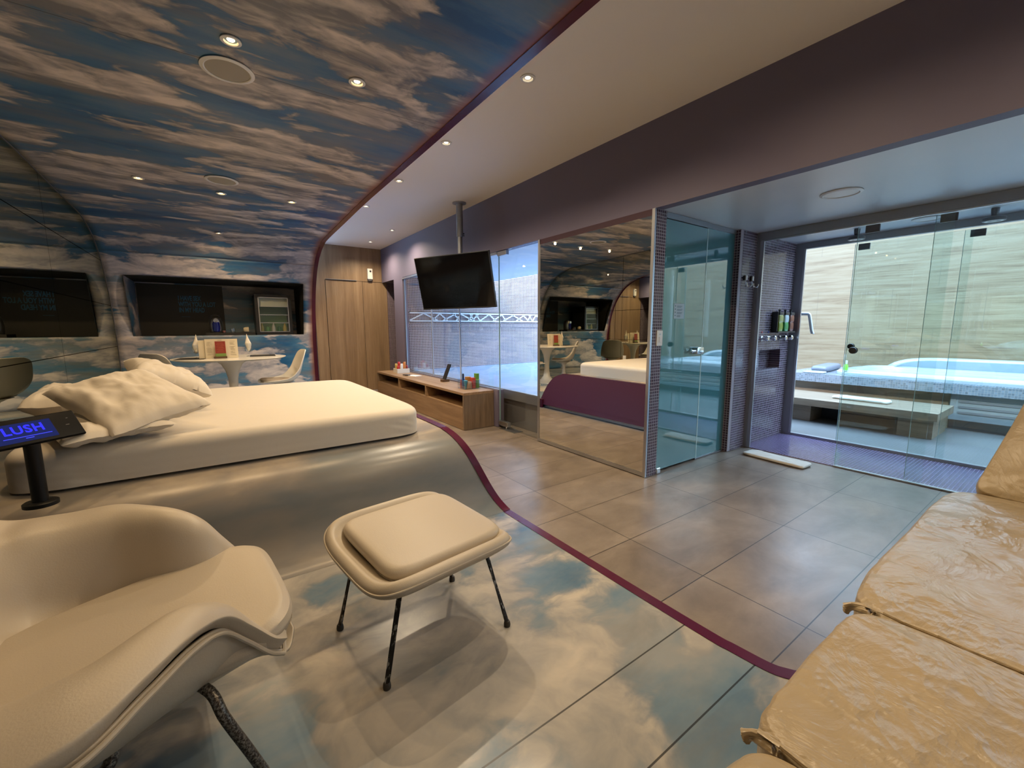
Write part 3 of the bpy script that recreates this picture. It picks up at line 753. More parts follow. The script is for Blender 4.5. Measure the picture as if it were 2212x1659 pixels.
# ------------------------------------------------------------------ day bed at the right
db = thing('day_bed', 'beige leatherette lounger of joined cushions with a raised head end', 'lounger', (1.6, -.2, 0))
def seat_section(x0, x1, y0, y1, zt, h, seed, tilt=0.0, ptop=0):
    def f(u, v):
        n = 9; th = 2*PI*u; c, s = math.cos(th), math.sin(th)
        X = math.copysign(abs(c)**(2/n), c); Y = math.copysign(abs(s)**(2/n), s)
        prof = [(0, -1), (.9, -1), (.985, -.93), (1, -.75), (1, -.3), (.995, -.12), (.975, -.045), (.94, -.012), (.8, 0), (.5, .012), (0, .02)]
        fi = v*(len(prof)-1); i = min(int(fi), len(prof)-2); t = fi-i
        k = prof[i][0]*(1-t)+prof[i+1][0]*t; zz = prof[i][1]*(1-t)+prof[i+1][1]*t
        x, y = X*k, Y*k; cx, cy = (x0+x1)/2, (y0+y1)/2
        px, py = cx + x*(x1-x0)/2, cy + y*(y1-y0)/2
        pz = zt + zz*h
        e = max(abs(y), 0)
        pk = noise.noise(Vector((px*13+seed, seed, pz*1.5)))
        pk2 = abs(noise.noise(Vector((px*7+seed*2, py*5, seed))))
        if k > .9: py += math.copysign(.011*pk, y)*(abs(Y)**8); pz -= .010*max(0, pk)*(zz > -.3)*(abs(Y)**8)
        if zz > -.05: pz += (.010*noise.noise(Vector((px*3.4+seed, py*4.2, seed)))+.006*pk2)*min(1, (1.0-k)*5)
        return Vector((px, py, pz))
    b = B(); grid(b, f, 200, 70, closed_u=True); bmesh.ops.remove_doubles(b, verts=b.verts, dist=1e-4); return b
YN, YS = .345, -.62
obj('seat_cushion', seat_section(.20, .83, YS, YN-.02, .42, .16, 2.0), M['beige_leather'], db, True)
obj('seat_cushion', seat_section(.815, 1.475, YS, YN-.005, .425, .16, 6.0), M['beige_leather'], db, True)
obj('seat_cushion', seat_section(1.46, 3.0, YS, YN+.03, .42, .16, 11.0), M['beige_leather'], db, True)
for x, yy in ((.822, YN-.02), (1.468, YN)):   # gathered corner tufts and welts at the joins
    b = B()
    for k in range(3):
        tube(b, crv([(x+.02-k*.012, yy-.05, .408), (x+.0, yy-.005, .412-.006*k), (x-.008+.008*k, yy+.014, .400-.012*k)], 8), [.008+.002*math.sin(q) for q in range(8)], 8)
    obj('corner_tuft', b, M['beige_leather'], db, True)
    b = B(); tube(b, [(x, YN-.03-i*.04, .422 + .002*math.sin(i*2.1)) for i in range(24)], .0055, 8); obj('seam_welt', b, M['beige_leather'], db, True)
def headrest(u, v):
    # inclined wedge narrowing to the top
    th = 2*PI*u; n = 14; c, s = math.cos(th), math.sin(th)
    X = math.copysign(abs(c)**(2/n), c); Y = math.copysign(abs(s)**(2/n), s)
    prof = [(0, 0), (.9, 0), (.99, .1), (1, .3), (1, .7), (.985, .92), (.93, .985), (.8, 1), (.4, 1.04), (0, 1.06)]
    fi = v*(len(prof)-1); i = min(int(fi), len(prof)-2); t = fi-i
    k = prof[i][0]*(1-t)+prof[i+1][0]*t; zz = prof[i][1]*(1-t)+prof[i+1][1]*t
    x, y = X*k, Y*k; q = (x+1)/2
    half = (.475 - .15*q) + .008*noise.noise(Vector((q*9, y*3, 1)))
    L = q*.78; ang = math.radians(54)
    px = 2.93 + L*math.cos(ang) + (1-zz)*.15*math.sin(ang); pz = .425 + L*math.sin(ang) - (1-zz)*.15*math.cos(ang)
    yc = -.175
    w = .012*noise.noise(Vector((q*5, y*4, zz*2)))*(zz > .5)
    return Vector((px-w, yc + y*half, pz+w))
b = B(); grid(b, headrest, 120, 46, closed_u=True); bmesh.ops.remove_doubles(b, verts=b.verts, dist=1e-4)
obj('head_cushion', b, M['beige_leather'], db, True)
obj('base', bx(.3, 3.3, YS+.06, YN-.1, .06, .262, .01), M['black_matt'], db)
for x in (.4, 3.2):
    for y in (YS+.12, YN-.16): obj('leg', bx(x-.03, x+.03, y-.03, y+.03, 0, .07), M['black_matt'], db)

# ------------------------------------------------------------------ dining table, chairs and what lies on the table
TF = .13; TC = Vector((.16, 6.42, TF)); TT = .862
tb = thing('dining_table', 'round white pedestal table below the wall niche', 'table', TC)
b = B(); lathe(b, [(0, TT-.024), (.56, TT-.024), (.60, TT-.012), (.615, TT-.003), (.612, TT), (0, TT)], (TC.x, TC.y, 0), 72); obj('table_top', b, M['tulip'], tb, True)
b = B(); lathe(b, [(.27, TF+.001), (.265, TF+.012), (.20, TF+.03), (.12, TF+.065), (.07, TF+.13), (.052, TF+.24), (.048, TF+.34), (.055, TF+.46), (.075, TF+.56), (.115, TF+.645), (.18, TF+.697), (.25, TT-.023)], (TC.x, TC.y, 0), 48); obj('pedestal', b, M['tulip'], tb, True)
def tulip(label, loc, rz):
    t = thing('pedestal_chair', label, 'chair', (0, 0, 0), 0, None)
    # rim and spine of the one-piece shell, front = +X
    rim_ = [Vector(p) for p in [(.245, .20, .425), (.19, .235, .432), (.06, .245, .44), (-.06, .25, .47), (-.15, .25, .56), (-.20, .235, .67), (-.245, .20, .77), (-.275, .12, .81)]]
    sp = [Vector(p) for p in [(.275, 0, .415), (.20, 0, .405), (.06, 0, .39), (-.08, 0, .395), (-.185, 0, .47), (-.225, 0, .60), (-.262, 0, .73), (-.295, 0, .815)]]
    def f(u, v):
        y = 2*u-1; tt = abs(y); r = cr(rim_, v); c = cr(sp, v); s = math.copysign(1, y) if y else 1
        e = 2.4
        return Vector((c.x+(r.x-c.x)*tt**2, s*r.y*tt**.9, c.z+(r.z-c.z)*tt**e))
    b = B(); grid(b, f, 33, 40); o = obj('seat_shell', b, M['tulip'], t, True); solidify(o, .012, -1); subsurf(o, 1)
    b = B(); slab(b, .185, .195, .035, 3.4, 48, 8, .5, mtx=Matrix.Translation((.065, 0, .402)) @ Euler((0, math.radians(-3), 0)).to_matrix().to_4x4()); obj('seat_pad', b, M['tulip_pad'], t, True)
    b = B(); lathe(b, [(.225, .001), (.22, .01), (.17, .022), (.10, .045), (.055, .09), (.036, .16), (.031, .23), (.036, .30), (.06, .345), (.11, .372), (.16, .386)], (0, 0, 0), 40); obj('pedestal', b, M['tulip'], t, True)
    t.location = loc; t.rotation_euler = (0, 0, rz); return t
ch = tulip('white moulded pedestal chair at the right end of the table, seen side on', (.70, 6.30, TF), math.radians(184))
dup(ch, (-.42, 6.55, TF), math.radians(42), 'white moulded pedestal chair half hidden behind the pillows')

def mat_(n, cx, cy, rz, label):
    b = B(); box(b, -.20, .20, -.145, .145, 0, .003); o = obj(n, b, M['placemat']); o.location = (cx, cy, TT+.0005); o.rotation_euler = (0, 0, rz)
    return tag(o, label, 'placemat', 'placemats on the dining table')
mat_('placemat', -.24, 6.40, math.radians(83), 'black placemat under the wine glass at the left chair')
mat_('placemat', .52, 6.56, math.radians(86), 'black placemat under the wine glass at the right chair')
def wine(x, y, label, nlabel, lean):
    z = TT+.0035
    t = thing('wine_glass', label, 'glass', (x, y, z), 0, 'wine glasses on the dining table')
    b = B(); lathe(b, [(0, 0), (.034, 0), (.033, .003), (.008, .007), (.0045, .015), (.0045, .05), (.010, .058)], (x, y, z), 24); obj('stem', b, M['drink_glass'], t, True)
    b = B(); lathe(b, [(.010, .058), (.028, .072), (.036, .095), (.038, .13), (.036, .17), (.0345, .17), (.0365, .13), (.0345, .096), (.027, .075), (.0, .064)], (x, y, z), 24, cap=False); obj('bowl', b, M['drink_glass'], t, True)
    b = B()
    def f(u, v):
        a = 2*PI*u; r = (.010 + .020*min(1, v*2.2))*(1-.90*max(0, (v-.45)/.55))
        return Vector((x + r*math.cos(a)*1.25 + lean*.012*v*v, y + r*math.sin(a)*.45, z+.072+.20*v*(1-.10*math.sin(a*2+1)*v)))
    grid(b, f, 20, 14, closed_u=True); o = obj('napkin', b, M['napkin'], None, True); tag(o, nlabel, 'napkin', 'folded napkins standing in the glasses')
wine(-.19, 6.36, 'stemmed glass holding a napkin, left of the open menu', 'folded white napkin standing in the glass left of the menu', 1)
wine(.36, 6.47, 'stemmed glass holding a napkin, right of the open menu', 'folded white napkin standing in the glass right of the menu', -1)
def leaned(name, x0, x1, y, zb, h, th, mat, label, cat, group=None, lean=.10, parent=None):
    b = B(); vs = []
    box(b, x0, x1, -th/2, th/2, 0, h); 
    mt = Matrix.Translation((0, y, zb)) @ Matrix.Shear('XY', 4, (0, 0)) @ Euler((math.radians(-math.degrees(lean)), 0, 0)).to_matrix().to_4x4()
    bmesh.ops.transform(b, matrix=mt, verts=b.verts)
    o = obj(name, b, mat, parent)
    if label: tag(o, label, cat, group)
    return o, mt
m1, mt1 = leaned('menu_sheet', -.10, .235, 6.30, TT+.002, .235, .003, M['paper'], 'cream menu sheet with columns of print standing open on the dining table', 'menu')
b = B(); rng = random.Random(3)
for col, x in enumerate((-.088, -.082, .148, .155)):
    for k in range(11):
        if rng.random() < .25: continue
        w = rng.uniform(.03, .062); z = .205 - k*.0165 - (col % 2)*.008
        if x < 0 and z > .1 or True: box(b, x + rng.uniform(0, .008), x+w, -.0022, -.0016, z, z+.0022, mtx=mt1)
box(b, .03, .075, -.0022, -.0016, .218, .2215, mtx=mt1)
obj('print', b, M['ink'], m1)
m2, _ = leaned('menu_sheet', -.165, .08, 6.312, TT+.002, .222, .003, M['paper'], 'cream menu sheet standing behind, its corner showing at the left', 'menu', lean=.12)
stt = tag(obj('card_stand', bx(-.02, .115, 6.245, 6.29, TT+.0005, TT+.024, .004), M['dark_wood']), 'dark wooden block holding the red card on the dining table', 'card stand')
rc, mt3 = leaned('menu_card', .0, .108, 6.262, TT+.0245, .185, .003, M['red_card'], 'red menu card with a green foot in the wooden block', 'menu card', lean=.06)
obj('card_foot', bx(.0, .108, -.003, -.0016, .0, .036, mtx=mt3), M['green_card'], rc)
b = B()
for k in range(12): box(b, .014+.006*(k % 3), .094-.005*(k % 4), -.0024, -.0016, .05+k*.0105, .0522+k*.0105, mtx=mt3)
box(b, .0, .003, -.0024, -.0016, .036, .185, mtx=mt3); box(b, .105, .108, -.0024, -.0016, .036, .185, mtx=mt3)
obj('print', b, M['ink_red'], rc)

# ------------------------------------------------------------------ the niche in the far wall
NB = 9.15
b = B(); l = (b.loops.layers.uv.get('UVMap') or b.loops.layers.uv.new('UVMap'))
def nface(pts, uvs):
    f = quad(b, *pts)
    for lp, u in zip(f.loops, uvs): lp[l].uv = u
yf0, yf1 = 8.40, 8.10
nface([(NX0, yf0, NZ0), (NX0, NB, NZ0), (NX0, NB, NZ1), (NX0, yf1, NZ1)], [(3, 0), (3.8, 0), (3.8, .9), (3, .9)])
nface([(NX0, NB, NZ0), (NX1, NB, NZ0), (NX1, NB, NZ1), (NX0, NB, NZ1)], [(5, 1), (7.4, 1), (7.4, 1.9), (5, 1.9)])
st('wall_niche', b, M['sky_niche'])
b = B(); quad(b, (NX1, yf0, NZ0), (NX1, yf1, NZ1), (NX1, NB, NZ1), (NX1, NB, NZ0)); quad(b, (NX0, yf0, NZ0), (NX1, yf0, NZ0), (NX1, NB, NZ0), (NX0, NB, NZ0)); quad(b, (NX0, yf1, NZ1), (NX0, NB, NZ1), (NX1, NB, NZ1), (NX1, yf1, NZ1))
st('wall_niche.001', b, M['dark_niche'])
sg = thing('slogan_board', 'black board with blue capital lettering inside the wall niche', 'sign', (-.4, NB-.02, 1.55))
obj('board', bx(-.965, .185, NB-.022, NB-.003, NZ0+.003, 1.965), M['dark_niche'], sg)
text('lettering', 'I HAVE SEX\nWITH YOU A LOT\nIN MY HEAD', .110, M['blue_letter'], sg, (-.445, NB-.0235, 1.705), (1, 0, 0), (0, 0, 1), .98, .89, sx=.58, bold=.003)
text('small_print', 'author unknown', .022, M['blue_letter'], sg, (-.40, NB-.0235, 1.43), (1, 0, 0), (0, 0, 1)).name = 'signature'
bpy.data.objects.remove(bpy.data.objects['signature'])
obj('signature_line', bx(-.42, -.30, NB-.0235, NB-.0225, 1.43, 1.434), M['blue_letter'], sg)
tag(obj('niche_shelf', bx(-.10, .585, 8.42, 8.75, NZ0+.0005, NZ0+.045), M['dark_niche']), 'low black shelf board on the niche floor under the coffee machine', 'shelf')
ns = NZ0+.0455
cm = thing('coffee_machine', 'blue and silver capsule coffee machine in the wall niche', 'coffee machine', (.04, 8.55, ns))
b = B(); lathe(b, [(.085, 0), (.092, .02), (.094, .12), (.088, .19), (.07, .235), (.035, .262), (0, .27)], (.045, 8.58, ns), 32); bmesh.ops.scale(b, vec=(1, 1.25, 1), space=Matrix.Translation((-.045, -8.58, 0)), verts=b.verts); obj('body', b, M['steel'], cm, True)
b = B(); grid(b, lambda u, v: Vector((.045 + (.066*(1-.25*abs(2*v-1)**3))*math.sin((u-.5)*2.2), 8.58 - .130*math.cos((u-.5)*2.0), ns+.012+.165*v)), 14, 12); o = obj('front_cover', b, simple('deep_blue_gloss', (.008, .012, .16), .12), cm, True); solidify(o, .008, 0)
b = B(); lathe(b, [(0, 0), (.033, 0), (.033, .018), (.022, .024), (0, .024)], (.045, 8.447, ns+.198), 24, axis='y'); bmesh.ops.reverse_faces(b, faces=b.faces); obj('knob', b, M['chrome'], cm, True)
b = B(); tube(b, crv([(-.015, 8.53, ns+.255), (.0, 8.52, ns+.283), (.045, 8.515, ns+.29), (.09, 8.52, ns+.283), (.105, 8.53, ns+.255)], 12), .004, 8); obj('lever', b, M['black'], cm, True)
cp_ = thing('coffee_cup', 'white cup lying on its saucer beside the minibar', 'cup', (.47, 8.55, ns))
b = B(); lathe(b, [(0, .004), (.04, .003), (.075, .012), (.077, .015), (.04, .008), (0, .008)], (.465, 8.55, ns), 32); obj('saucer', b, M['white_plastic'], cp_, True)
b = B(); lathe(b, [(0, 0), (.025, 0), (.036, .02), (.041, .075), (.039, .075), (.034, .021), (.0, .006)], (.425, 8.55, ns+.052), 28, axis='x', cap=False); obj('bowl', b, M['paper'], cp_, True)
b = B(); lathe(b, [(0, 0), (.018, 0), (.024, .012), (.024, .03), (.018, .032), (0, .034)], (.145, 8.46, ns), 20); tag(obj('coffee_capsule', b, simple('rose_foil', (.35, .16, .15), .3, .5), None, True), 'small rose foil capsule beside the coffee machine', 'capsule')
b = B(); lathe(b, [(0, 0), (.03, 0), (.035, .07), (.033, .07), (.028, .004), (0, .004)], (.27, 8.52, ns), 24); tag(obj('tumbler', b, M['drink_glass'], None, True), 'small clear tumbler between the coffee machine and the cup', 'glass')
fr = thing('minibar', 'black glass-doored minibar fridge at the right of the niche', 'fridge', (.88, 8.75, NZ0))
fb = B()
for q in ((.62, .65, 8.52, 8.98, NZ0+.002, 1.80), (1.14, 1.17, 8.52, 8.98, NZ0+.002, 1.80), (.62, 1.17, 8.52, 8.98, 1.775, 1.81), (.62, 1.17, 8.52, 8.98, NZ0+.001, NZ0+.03), (.62, 1.17, 8.955, 8.985, NZ0+.001, 1.80)): box(fb, *q)
obj('case', fb, M['black'], fr)
obj('inner_lining', bx(.65, 1.14, 8.90, 8.954, NZ0+.03, 1.775), simple('green_lit_lining', (.16, .34, .17), .5), fr)  # green light inside the fridge, painted into the lining colour
fb = B()
for q in ((.615, .665, NZ0+.004, 1.81), (1.125, 1.175, NZ0+.004, 1.81)): box(fb, q[0], q[1], 8.485, 8.515, q[2], q[3])
for z0, z1 in ((1.765, 1.81), (NZ0+.004, NZ0+.052)): box(fb, .664, 1.126, 8.485, 8.515, z0, z1)
dr = obj('door', fb, M['black'], fr)
obj('door_glass', bx(.664, 1.126, 8.496, 8.504, NZ0+.05, 1.767), M['glass'], dr)
fb = B()
for q in ((.664, .676, NZ0+.052, 1.765), (1.114, 1.126, NZ0+.052, 1.765)): box(fb, q[0], q[1], 8.4835, 8.4848, q[2], q[3])
for z0, z1 in ((1.755, 1.765), (NZ0+.052, NZ0+.062), (1.60, 1.606)): box(fb, .664, 1.126, 8.4835, 8.4848, z0, z1)
obj('door_trim', fb, M['steel'], dr)
obj('freezer_flap', bx(.655, 1.135, 8.56, 8.58, 1.61, 1.77), simple('pale_flap', (.50, .52, .42), .4), fr)
fb = B()
for z in (1.32, 1.46):
    for k in range(14): box(fb, .655+k*.036, .659+k*.036, 8.54, 8.88, z, z+.005)
    box(fb, .655, 1.135, 8.54, 8.546, z, z+.012)
obj('wire_shelf', fb, M['steel'], fr)
cols = [(.42, .36, .08), (.06, .22, .07), (.45, .45, .40), (.05, .16, .07), (.50, .42, .12)]
for k in range(5):
    b = B(); x = .71+k*.09; lathe(b, [(0, 0), (.031, 0), (.032, .01), (.032, .10), (.026, .115), (.012, .118 if k % 2 else .16), (.012, .12 if k % 2 else .185), (0, .12 if k % 2 else .185)], (x, 8.66, NZ0+.031), 18)
    tag(obj('drink_bottle' if k % 2 == 0 else 'drink_can', b, simple('drink_%d' % k, cols[k], .25), None, True), ['yellow bottle', 'dark green can', 'pale bottle', 'deep green can', 'amber bottle'][k] + ' standing on the bottom of the minibar behind its glass door', 'drink', 'drinks in the minibar')

# ------------------------------------------------------------------ tablet on its stand
tc = Vector((-.62, 2.40, .522))
tg = thing('control_tablet', 'black touch panel with glowing blue lettering on a stand by the bed', 'control panel', tc)
b = B(); lathe(b, [(0, 0), (.052, 0), (.052, .014), (.047, .018), (.026, .018), (0, .018)], tc, 32); obj('base', b, M['black_matt'], tg, True)
b = B(); lathe(b, [(.024, .018), (.024, .25)], tc, 24); obj('pole', b, M['black_matt'], tg, True)
# panel frame: origin lower right corner, solved on the photograph
ta, tt_ = .769, .986
BR_ = Vector((-.483, 2.516, .775)); rt = Vector((math.cos(ta), math.sin(ta), 0)); bk = Vector((-math.sin(ta), math.cos(ta), 0))
upv = Vector((0, 0, math.sin(tt_))) + bk*math.cos(tt_); nr = rt.cross(upv); hh, pw_ = .120, .385
mt = Matrix((rt, upv, nr)).transposed().to_4x4(); mt.translation = BR_ - rt*pw_
b = B(); box(b, 0, pw_, 0, hh, -.014, 0, .005, 3, mtx=mt); obj('panel', b, simple('black_gloss_panel', (.004, .004, .005), .25, spec=.06), tg)
b = B(); box(b, .045, pw_-.090, .017, hh-.022, .0003, .001, mtx=mt); scn = obj('screen', b, emitter('dim_blue_screen', (.012, .016, .075), 1.0), tg)
text('lettering', 'LUSH', .047, emitter('blue_screen_text', (.03, .03, 1.0), 1.1), scn, mt @ Vector((pw_-.245, .053, .0014)), rt, upv, 1.1, sx=1.06, bold=.0010)
b = B(); box(b, pw_-.252, pw_-.105, .036, .0385, .0012, .0016, mtx=mt); box(b, pw_-.19, pw_-.165, .028, .031, .0012, .0016, mtx=mt); obj('underline', b, emitter('blue_screen_line', (.06, .07, .9), .9), scn)
for k, (q, w) in enumerate(((.045, .012), (.035, .006))):
    b = B(); box(b, pw_-q-w/2, pw_-q+w/2, .055+k*.03, .057+k*.03, .0003, .0008, mtx=mt); obj('key_mark', b, M['grey_plastic'], tg)
b = B(); tube(b, crv([(-.80, 2.50, .53), (-.84, 2.45, .532), (-.87, 2.41, .53), (-.93, 2.44, .53), (-1.0, 2.6, .53), (-1.1, 2.8, .56), (-1.155, 2.9, .75)], 40), .005, 8)
lathe(b, [(0, 0), (.03, 0), (.03, .02), (.02, .024), (0, .024)], (-.815, 2.50, .524), 20)
tag(obj('power_cord', b, M['black'], None, True), 'black cord trailing over the platform at the mattress corner', 'cord')
so = thing('wall_switch', 'small white switch on the mirror wall beside the pillows', 'switch', (XL, 5.57, .60)); 
obj('plate', bx(XL+.001, XL+.012, 5.53, 5.605, .535, .655, .003), M['white_plastic'], so); obj('button', bx(XL+.0121, XL+.017, 5.555, 5.58, .565, .625, .002), M['white_plastic'], so)

# ------------------------------------------------------------------ low cabinet under the windows and the things on it
cb = thing('low_cabinet', 'long low oak cabinet with three open bays under the windows', 'cabinet', (2.57, 6.0, 0))
CX0, CX1, CY0, CY1, CZ = 2.36, 2.785, 4.325, 7.56, .452
obj('top', bx(CX0, CX1, CY0, CY1, CZ-.03, CZ), M['wood_y'], cb)
obj('end_panel', bx(CX0+.001, CX1, CY0+.0, CY0+.028, .0, CZ-.0305), M['wood_end'], cb)
obj('end_panel', bx(CX0, CX1, CY1-.028, CY1, .0, CZ-.0305), M['wood_end'], cb)
for y in (5.43, 6.48): obj('divider', bx(CX0, CX1-.02, y-.012, y+.012, .272, CZ-.0305), M['wood_y'], cb)
obj('shelf', bx(CX0, CX1, CY0+.0285, CY1-.0285, .25, .2715), M['wood_y'], cb)
obj('lower_front', bx(CX0, CX0+.02, CY0+.0285, CY1-.0285, .0, .2495), M['wood_y'], cb)
obj('back_panel', bx(CX1-.018, CX1, CY0+.0285, CY1-.0285, .272, CZ-.0305), M['dark_niche'], cb)
cz = CZ+.0005
bk = thing('snack_box', 'white card box of wrapped snacks at the far end of the cabinet', 'box', (2.63, 7.05, cz))
b = B()
for q in ((2.52, 2.74, 6.95, 6.956), (2.52, 2.74, 7.144, 7.15), ): box(b, q[0], q[1], q[2], q[3], cz, cz+.075)
for q in ((2.52, 2.526), (2.734, 2.74)): box(b, q[0], q[1], 6.956, 7.144, cz, cz+.075)
box(b, 2.526, 2.734, 6.956, 7.144, cz, cz+.005); obj('tray', b, simple('white_card', (.66, .64, .60), .6), bk)
snack_cols = [('red', (.40, .025, .02)), ('white', (.75, .72, .68)), ('orange', (.55, .20, .05)), ('dark red', (.22, .02, .02)), ('gold', (.50, .36, .10)), ('scarlet', (.50, .04, .03)), ('brown', (.16, .06, .03))]
for k, (nm, c) in enumerate(snack_cols):
    x, y = 2.556 + (k % 4)*.0495, 6.99 + (k // 4)*.085; h = .125+.03*((k*7) % 3)
    def f(u, v, x=x, y=y, h=h, k=k):
        a = 2*PI*u; t = (1-abs(2*v-1)**4); return Vector((x + .026*math.cos(a)*(.75+.25*t) + .01*math.sin(k)*v, y + .017*math.sin(a)*t + .01*math.cos(k*2)*v, cz+.006+h*v))
    b = B(); grid(b, f, 18, 12, closed_u=True)
    tag(obj('snack_packet', b, simple('packet_%d' % k, c, .25), None, True), nm + ' snack packet standing in the white box on the cabinet', 'snack packet', 'snack packets in the box')
bt = thing('booklet', 'small white booklet with a black cover lying on the cabinet', 'booklet', (2.58, 6.42, cz))
b = B(); box(b, -.07, .07, -.11, .09, 0, .008, mtx=Matrix.Translation((2.595, 6.42, cz)) @ Matrix.Rotation(.35, 4, 'Z')); obj('pages', b, M['napkin'], bt)
b = B(); box(b, -.07, -.02, -.02, .11, .0082, .02, .003, mtx=Matrix.Translation((2.565, 6.48, cz)) @ Matrix.Rotation(.35, 4, 'Z')); obj('cover', b, M['black'], bt)
cs = thing('phone_stand', 'slanted dark card on a small wooden foot in mid cabinet', 'card stand', (2.66, 5.47, cz))
obj('foot', bx(2.625, 2.735, 5.42, 5.50, cz, cz+.034, .003), M['dark_wood'], cs)
b = B(); box(b, -.008, .008, -.045, .045, 0, .235, .002, mtx=Matrix.Translation((2.668, 5.46, cz+.03)) @ Euler((0, math.radians(23), 0)).to_matrix().to_4x4()); obj('card', b, M['black'], cs)
tr = thing('acrylic_tray', 'clear acrylic tray of small bottles at the near end of the cabinet', 'tray', (2.62, 4.66, cz))
b = B(); box(b, 2.515, 2.735, 4.56, 4.76, cz, cz+.004)
for q in ((2.515, 2.518, 4.56, 4.76), (2.732, 2.735, 4.56, 4.76), (2.518, 2.732, 4.56, 4.563), (2.518, 2.732, 4.757, 4.76)): box(b, *q, cz+.0042, cz+.11)
obj('walls', b, M['acrylic'], tr)
tz = cz+.0045; G = 'products in the acrylic tray'
def carton(name, x0, x1, y0, y1, h, c, label, band=None):
    t = thing(name, label, 'box', ((x0+x1)/2, (y0+y1)/2, tz), 0, G)
    obj('carton', bx(x0, x1, y0, y1, tz, tz+h, .002), simple(name+'_col', c, .4), t)
    if band: obj('print_band', bx(x0-.0004, x1+.0004, y0-.0004, y1+.0004, tz+h*.55, tz+h*.62), simple(name+'_band', band, .4), t)
carton('green_carton', 2.69, 2.728, 4.575, 4.64, .185, (.10, .26, .03), 'tall green carton at the right of the acrylic tray', (.30, .45, .10))
carton('red_carton', 2.63, 2.676, 4.575, 4.64, .135, (.42, .05, .03), 'red carton in front of the orange one in the tray', (.55, .12, .08))
carton('orange_carton', 2.60, 2.66, 4.665, 4.72, .14, (.45, .22, .05), 'orange-brown carton at the back of the acrylic tray')
def small_bottle(name, x, y, prof, capprof, c, cc, label):
    t = thing(name, label, 'bottle', (x, y, tz), 0, G)
    b = B(); lathe(b, prof, (x, y, tz), 20); obj('body', b, simple(name+'_col', c, .2), t, True)
    b = B(); lathe(b, capprof, (x, y, tz), 16); obj('cap', b, simple(name+'_cap', cc, .35), t, True)
small_bottle('blue_bottle', 2.565, 4.70, [(0, 0), (.017, 0), (.018, .01), (.018, .10), (.012, .125)], [(.013, .125), (.013, .17), (.009, .185), (0, .186)], (.01, .06, .30), (.01, .02, .06), 'slim dark blue bottle at the back of the acrylic tray')
small_bottle('turquoise_tube', 2.555, 4.62, [(0, 0), (.012, 0), (.014, .03), (.026, .095), (.027, .10)], [(.0275, .10), (.0275, .104), (0, .105)], (.04, .32, .55), (.05, .40, .62), 'turquoise tube flaring upwards in the acrylic tray')
small_bottle('cream_jar', 2.598, 4.595, [(0, 0), (.026, 0), (.030, .01), (.030, .055), (.024, .068)], [(.025, .068), (.025, .088), (0, .089)], (.42, .28, .20), (.55, .48, .42), 'stubby amber jar at the front of the acrylic tray')
small_bottle('red_tube', 2.533, 4.70, [(0, 0), (.014, 0), (.015, .04), (.012, .075)], [(.010, .075), (.006, .11), (0, .112)], (.40, .03, .04), (.35, .03, .05), 'small red tube at the left corner of the acrylic tray')

# ------------------------------------------------------------------ television on its ceiling pole
tv = thing('television', 'black flat television tilted down on a grey ceiling pole', 'television', (2.59, 4.757, HC))
b = B(); lathe(b, [(0, -.001), (.085, -.001), (.085, -.012), (.045, -.02), (.045, -.001)], (2.59, 4.757, HC), 32); obj('ceiling_plate', b, M['steel'], tv, True)
b = B(); lathe(b, [(.040, -.01), (.040, -.40), (.036, -.405), (.030, -.405), (.030, -.95), (0, -.95)], (2.59, 4.757, HC), 28); pl = obj('pole', b, M['alu'], tv, True)
b = B(); 
for z in (-.36, -.385): lathe(b, [(0, 0), (.008, 0), (.008, .02), (0, .022)], (2.63, 4.757, HC+z), 12, axis='x')
obj('pole_screw', b, M['black'], pl, True)
TLc, TRc, BRc = Vector((2.121, 5.112, 2.086)), Vector((2.606, 4.125, 2.091)), Vector((2.747, 4.191, 1.461))
r_ = (TRc-TLc); tw = r_.length; r_.normalize(); u_ = (TRc-BRc); th_ = u_.length; u_ = (u_ - r_*u_.dot(r_)).normalized(); n_ = r_.cross(u_)
mt = Matrix((r_, u_, n_)).transposed().to_4x4(); mt.translation = TLc - u_*th_
b = B(); box(b, 0, tw, 0, th_, -.035, -.001, .004, 2, mtx=mt); box(b, tw*.25, tw*.75, .1, th_*.6, -.06, -.035, .008, 2, mtx=mt); obj('casing', b, M['black'], tv)
obj('screen', bx(.010, tw-.010, .018, th_-.010, -.0009, .0004, mtx=mt), M['tv_screen'], tv)
b = B(); lathe(b, [(0, 0), (.012, 0), (.012, .01), (0, .01)], mt @ Vector((tw*.5, -.004, -.01)), 12); obj('sensor', b, M['grey_plastic'], tv, True)
b = B(); e0 = mt @ Vector((tw*.5, th_*.42, -.058)); tube(b, [(2.59, 4.757, HC-.93), (2.58, 4.75, 1.80), e0], .022, 12); obj('bracket', b, M['black_matt'], tv, True)

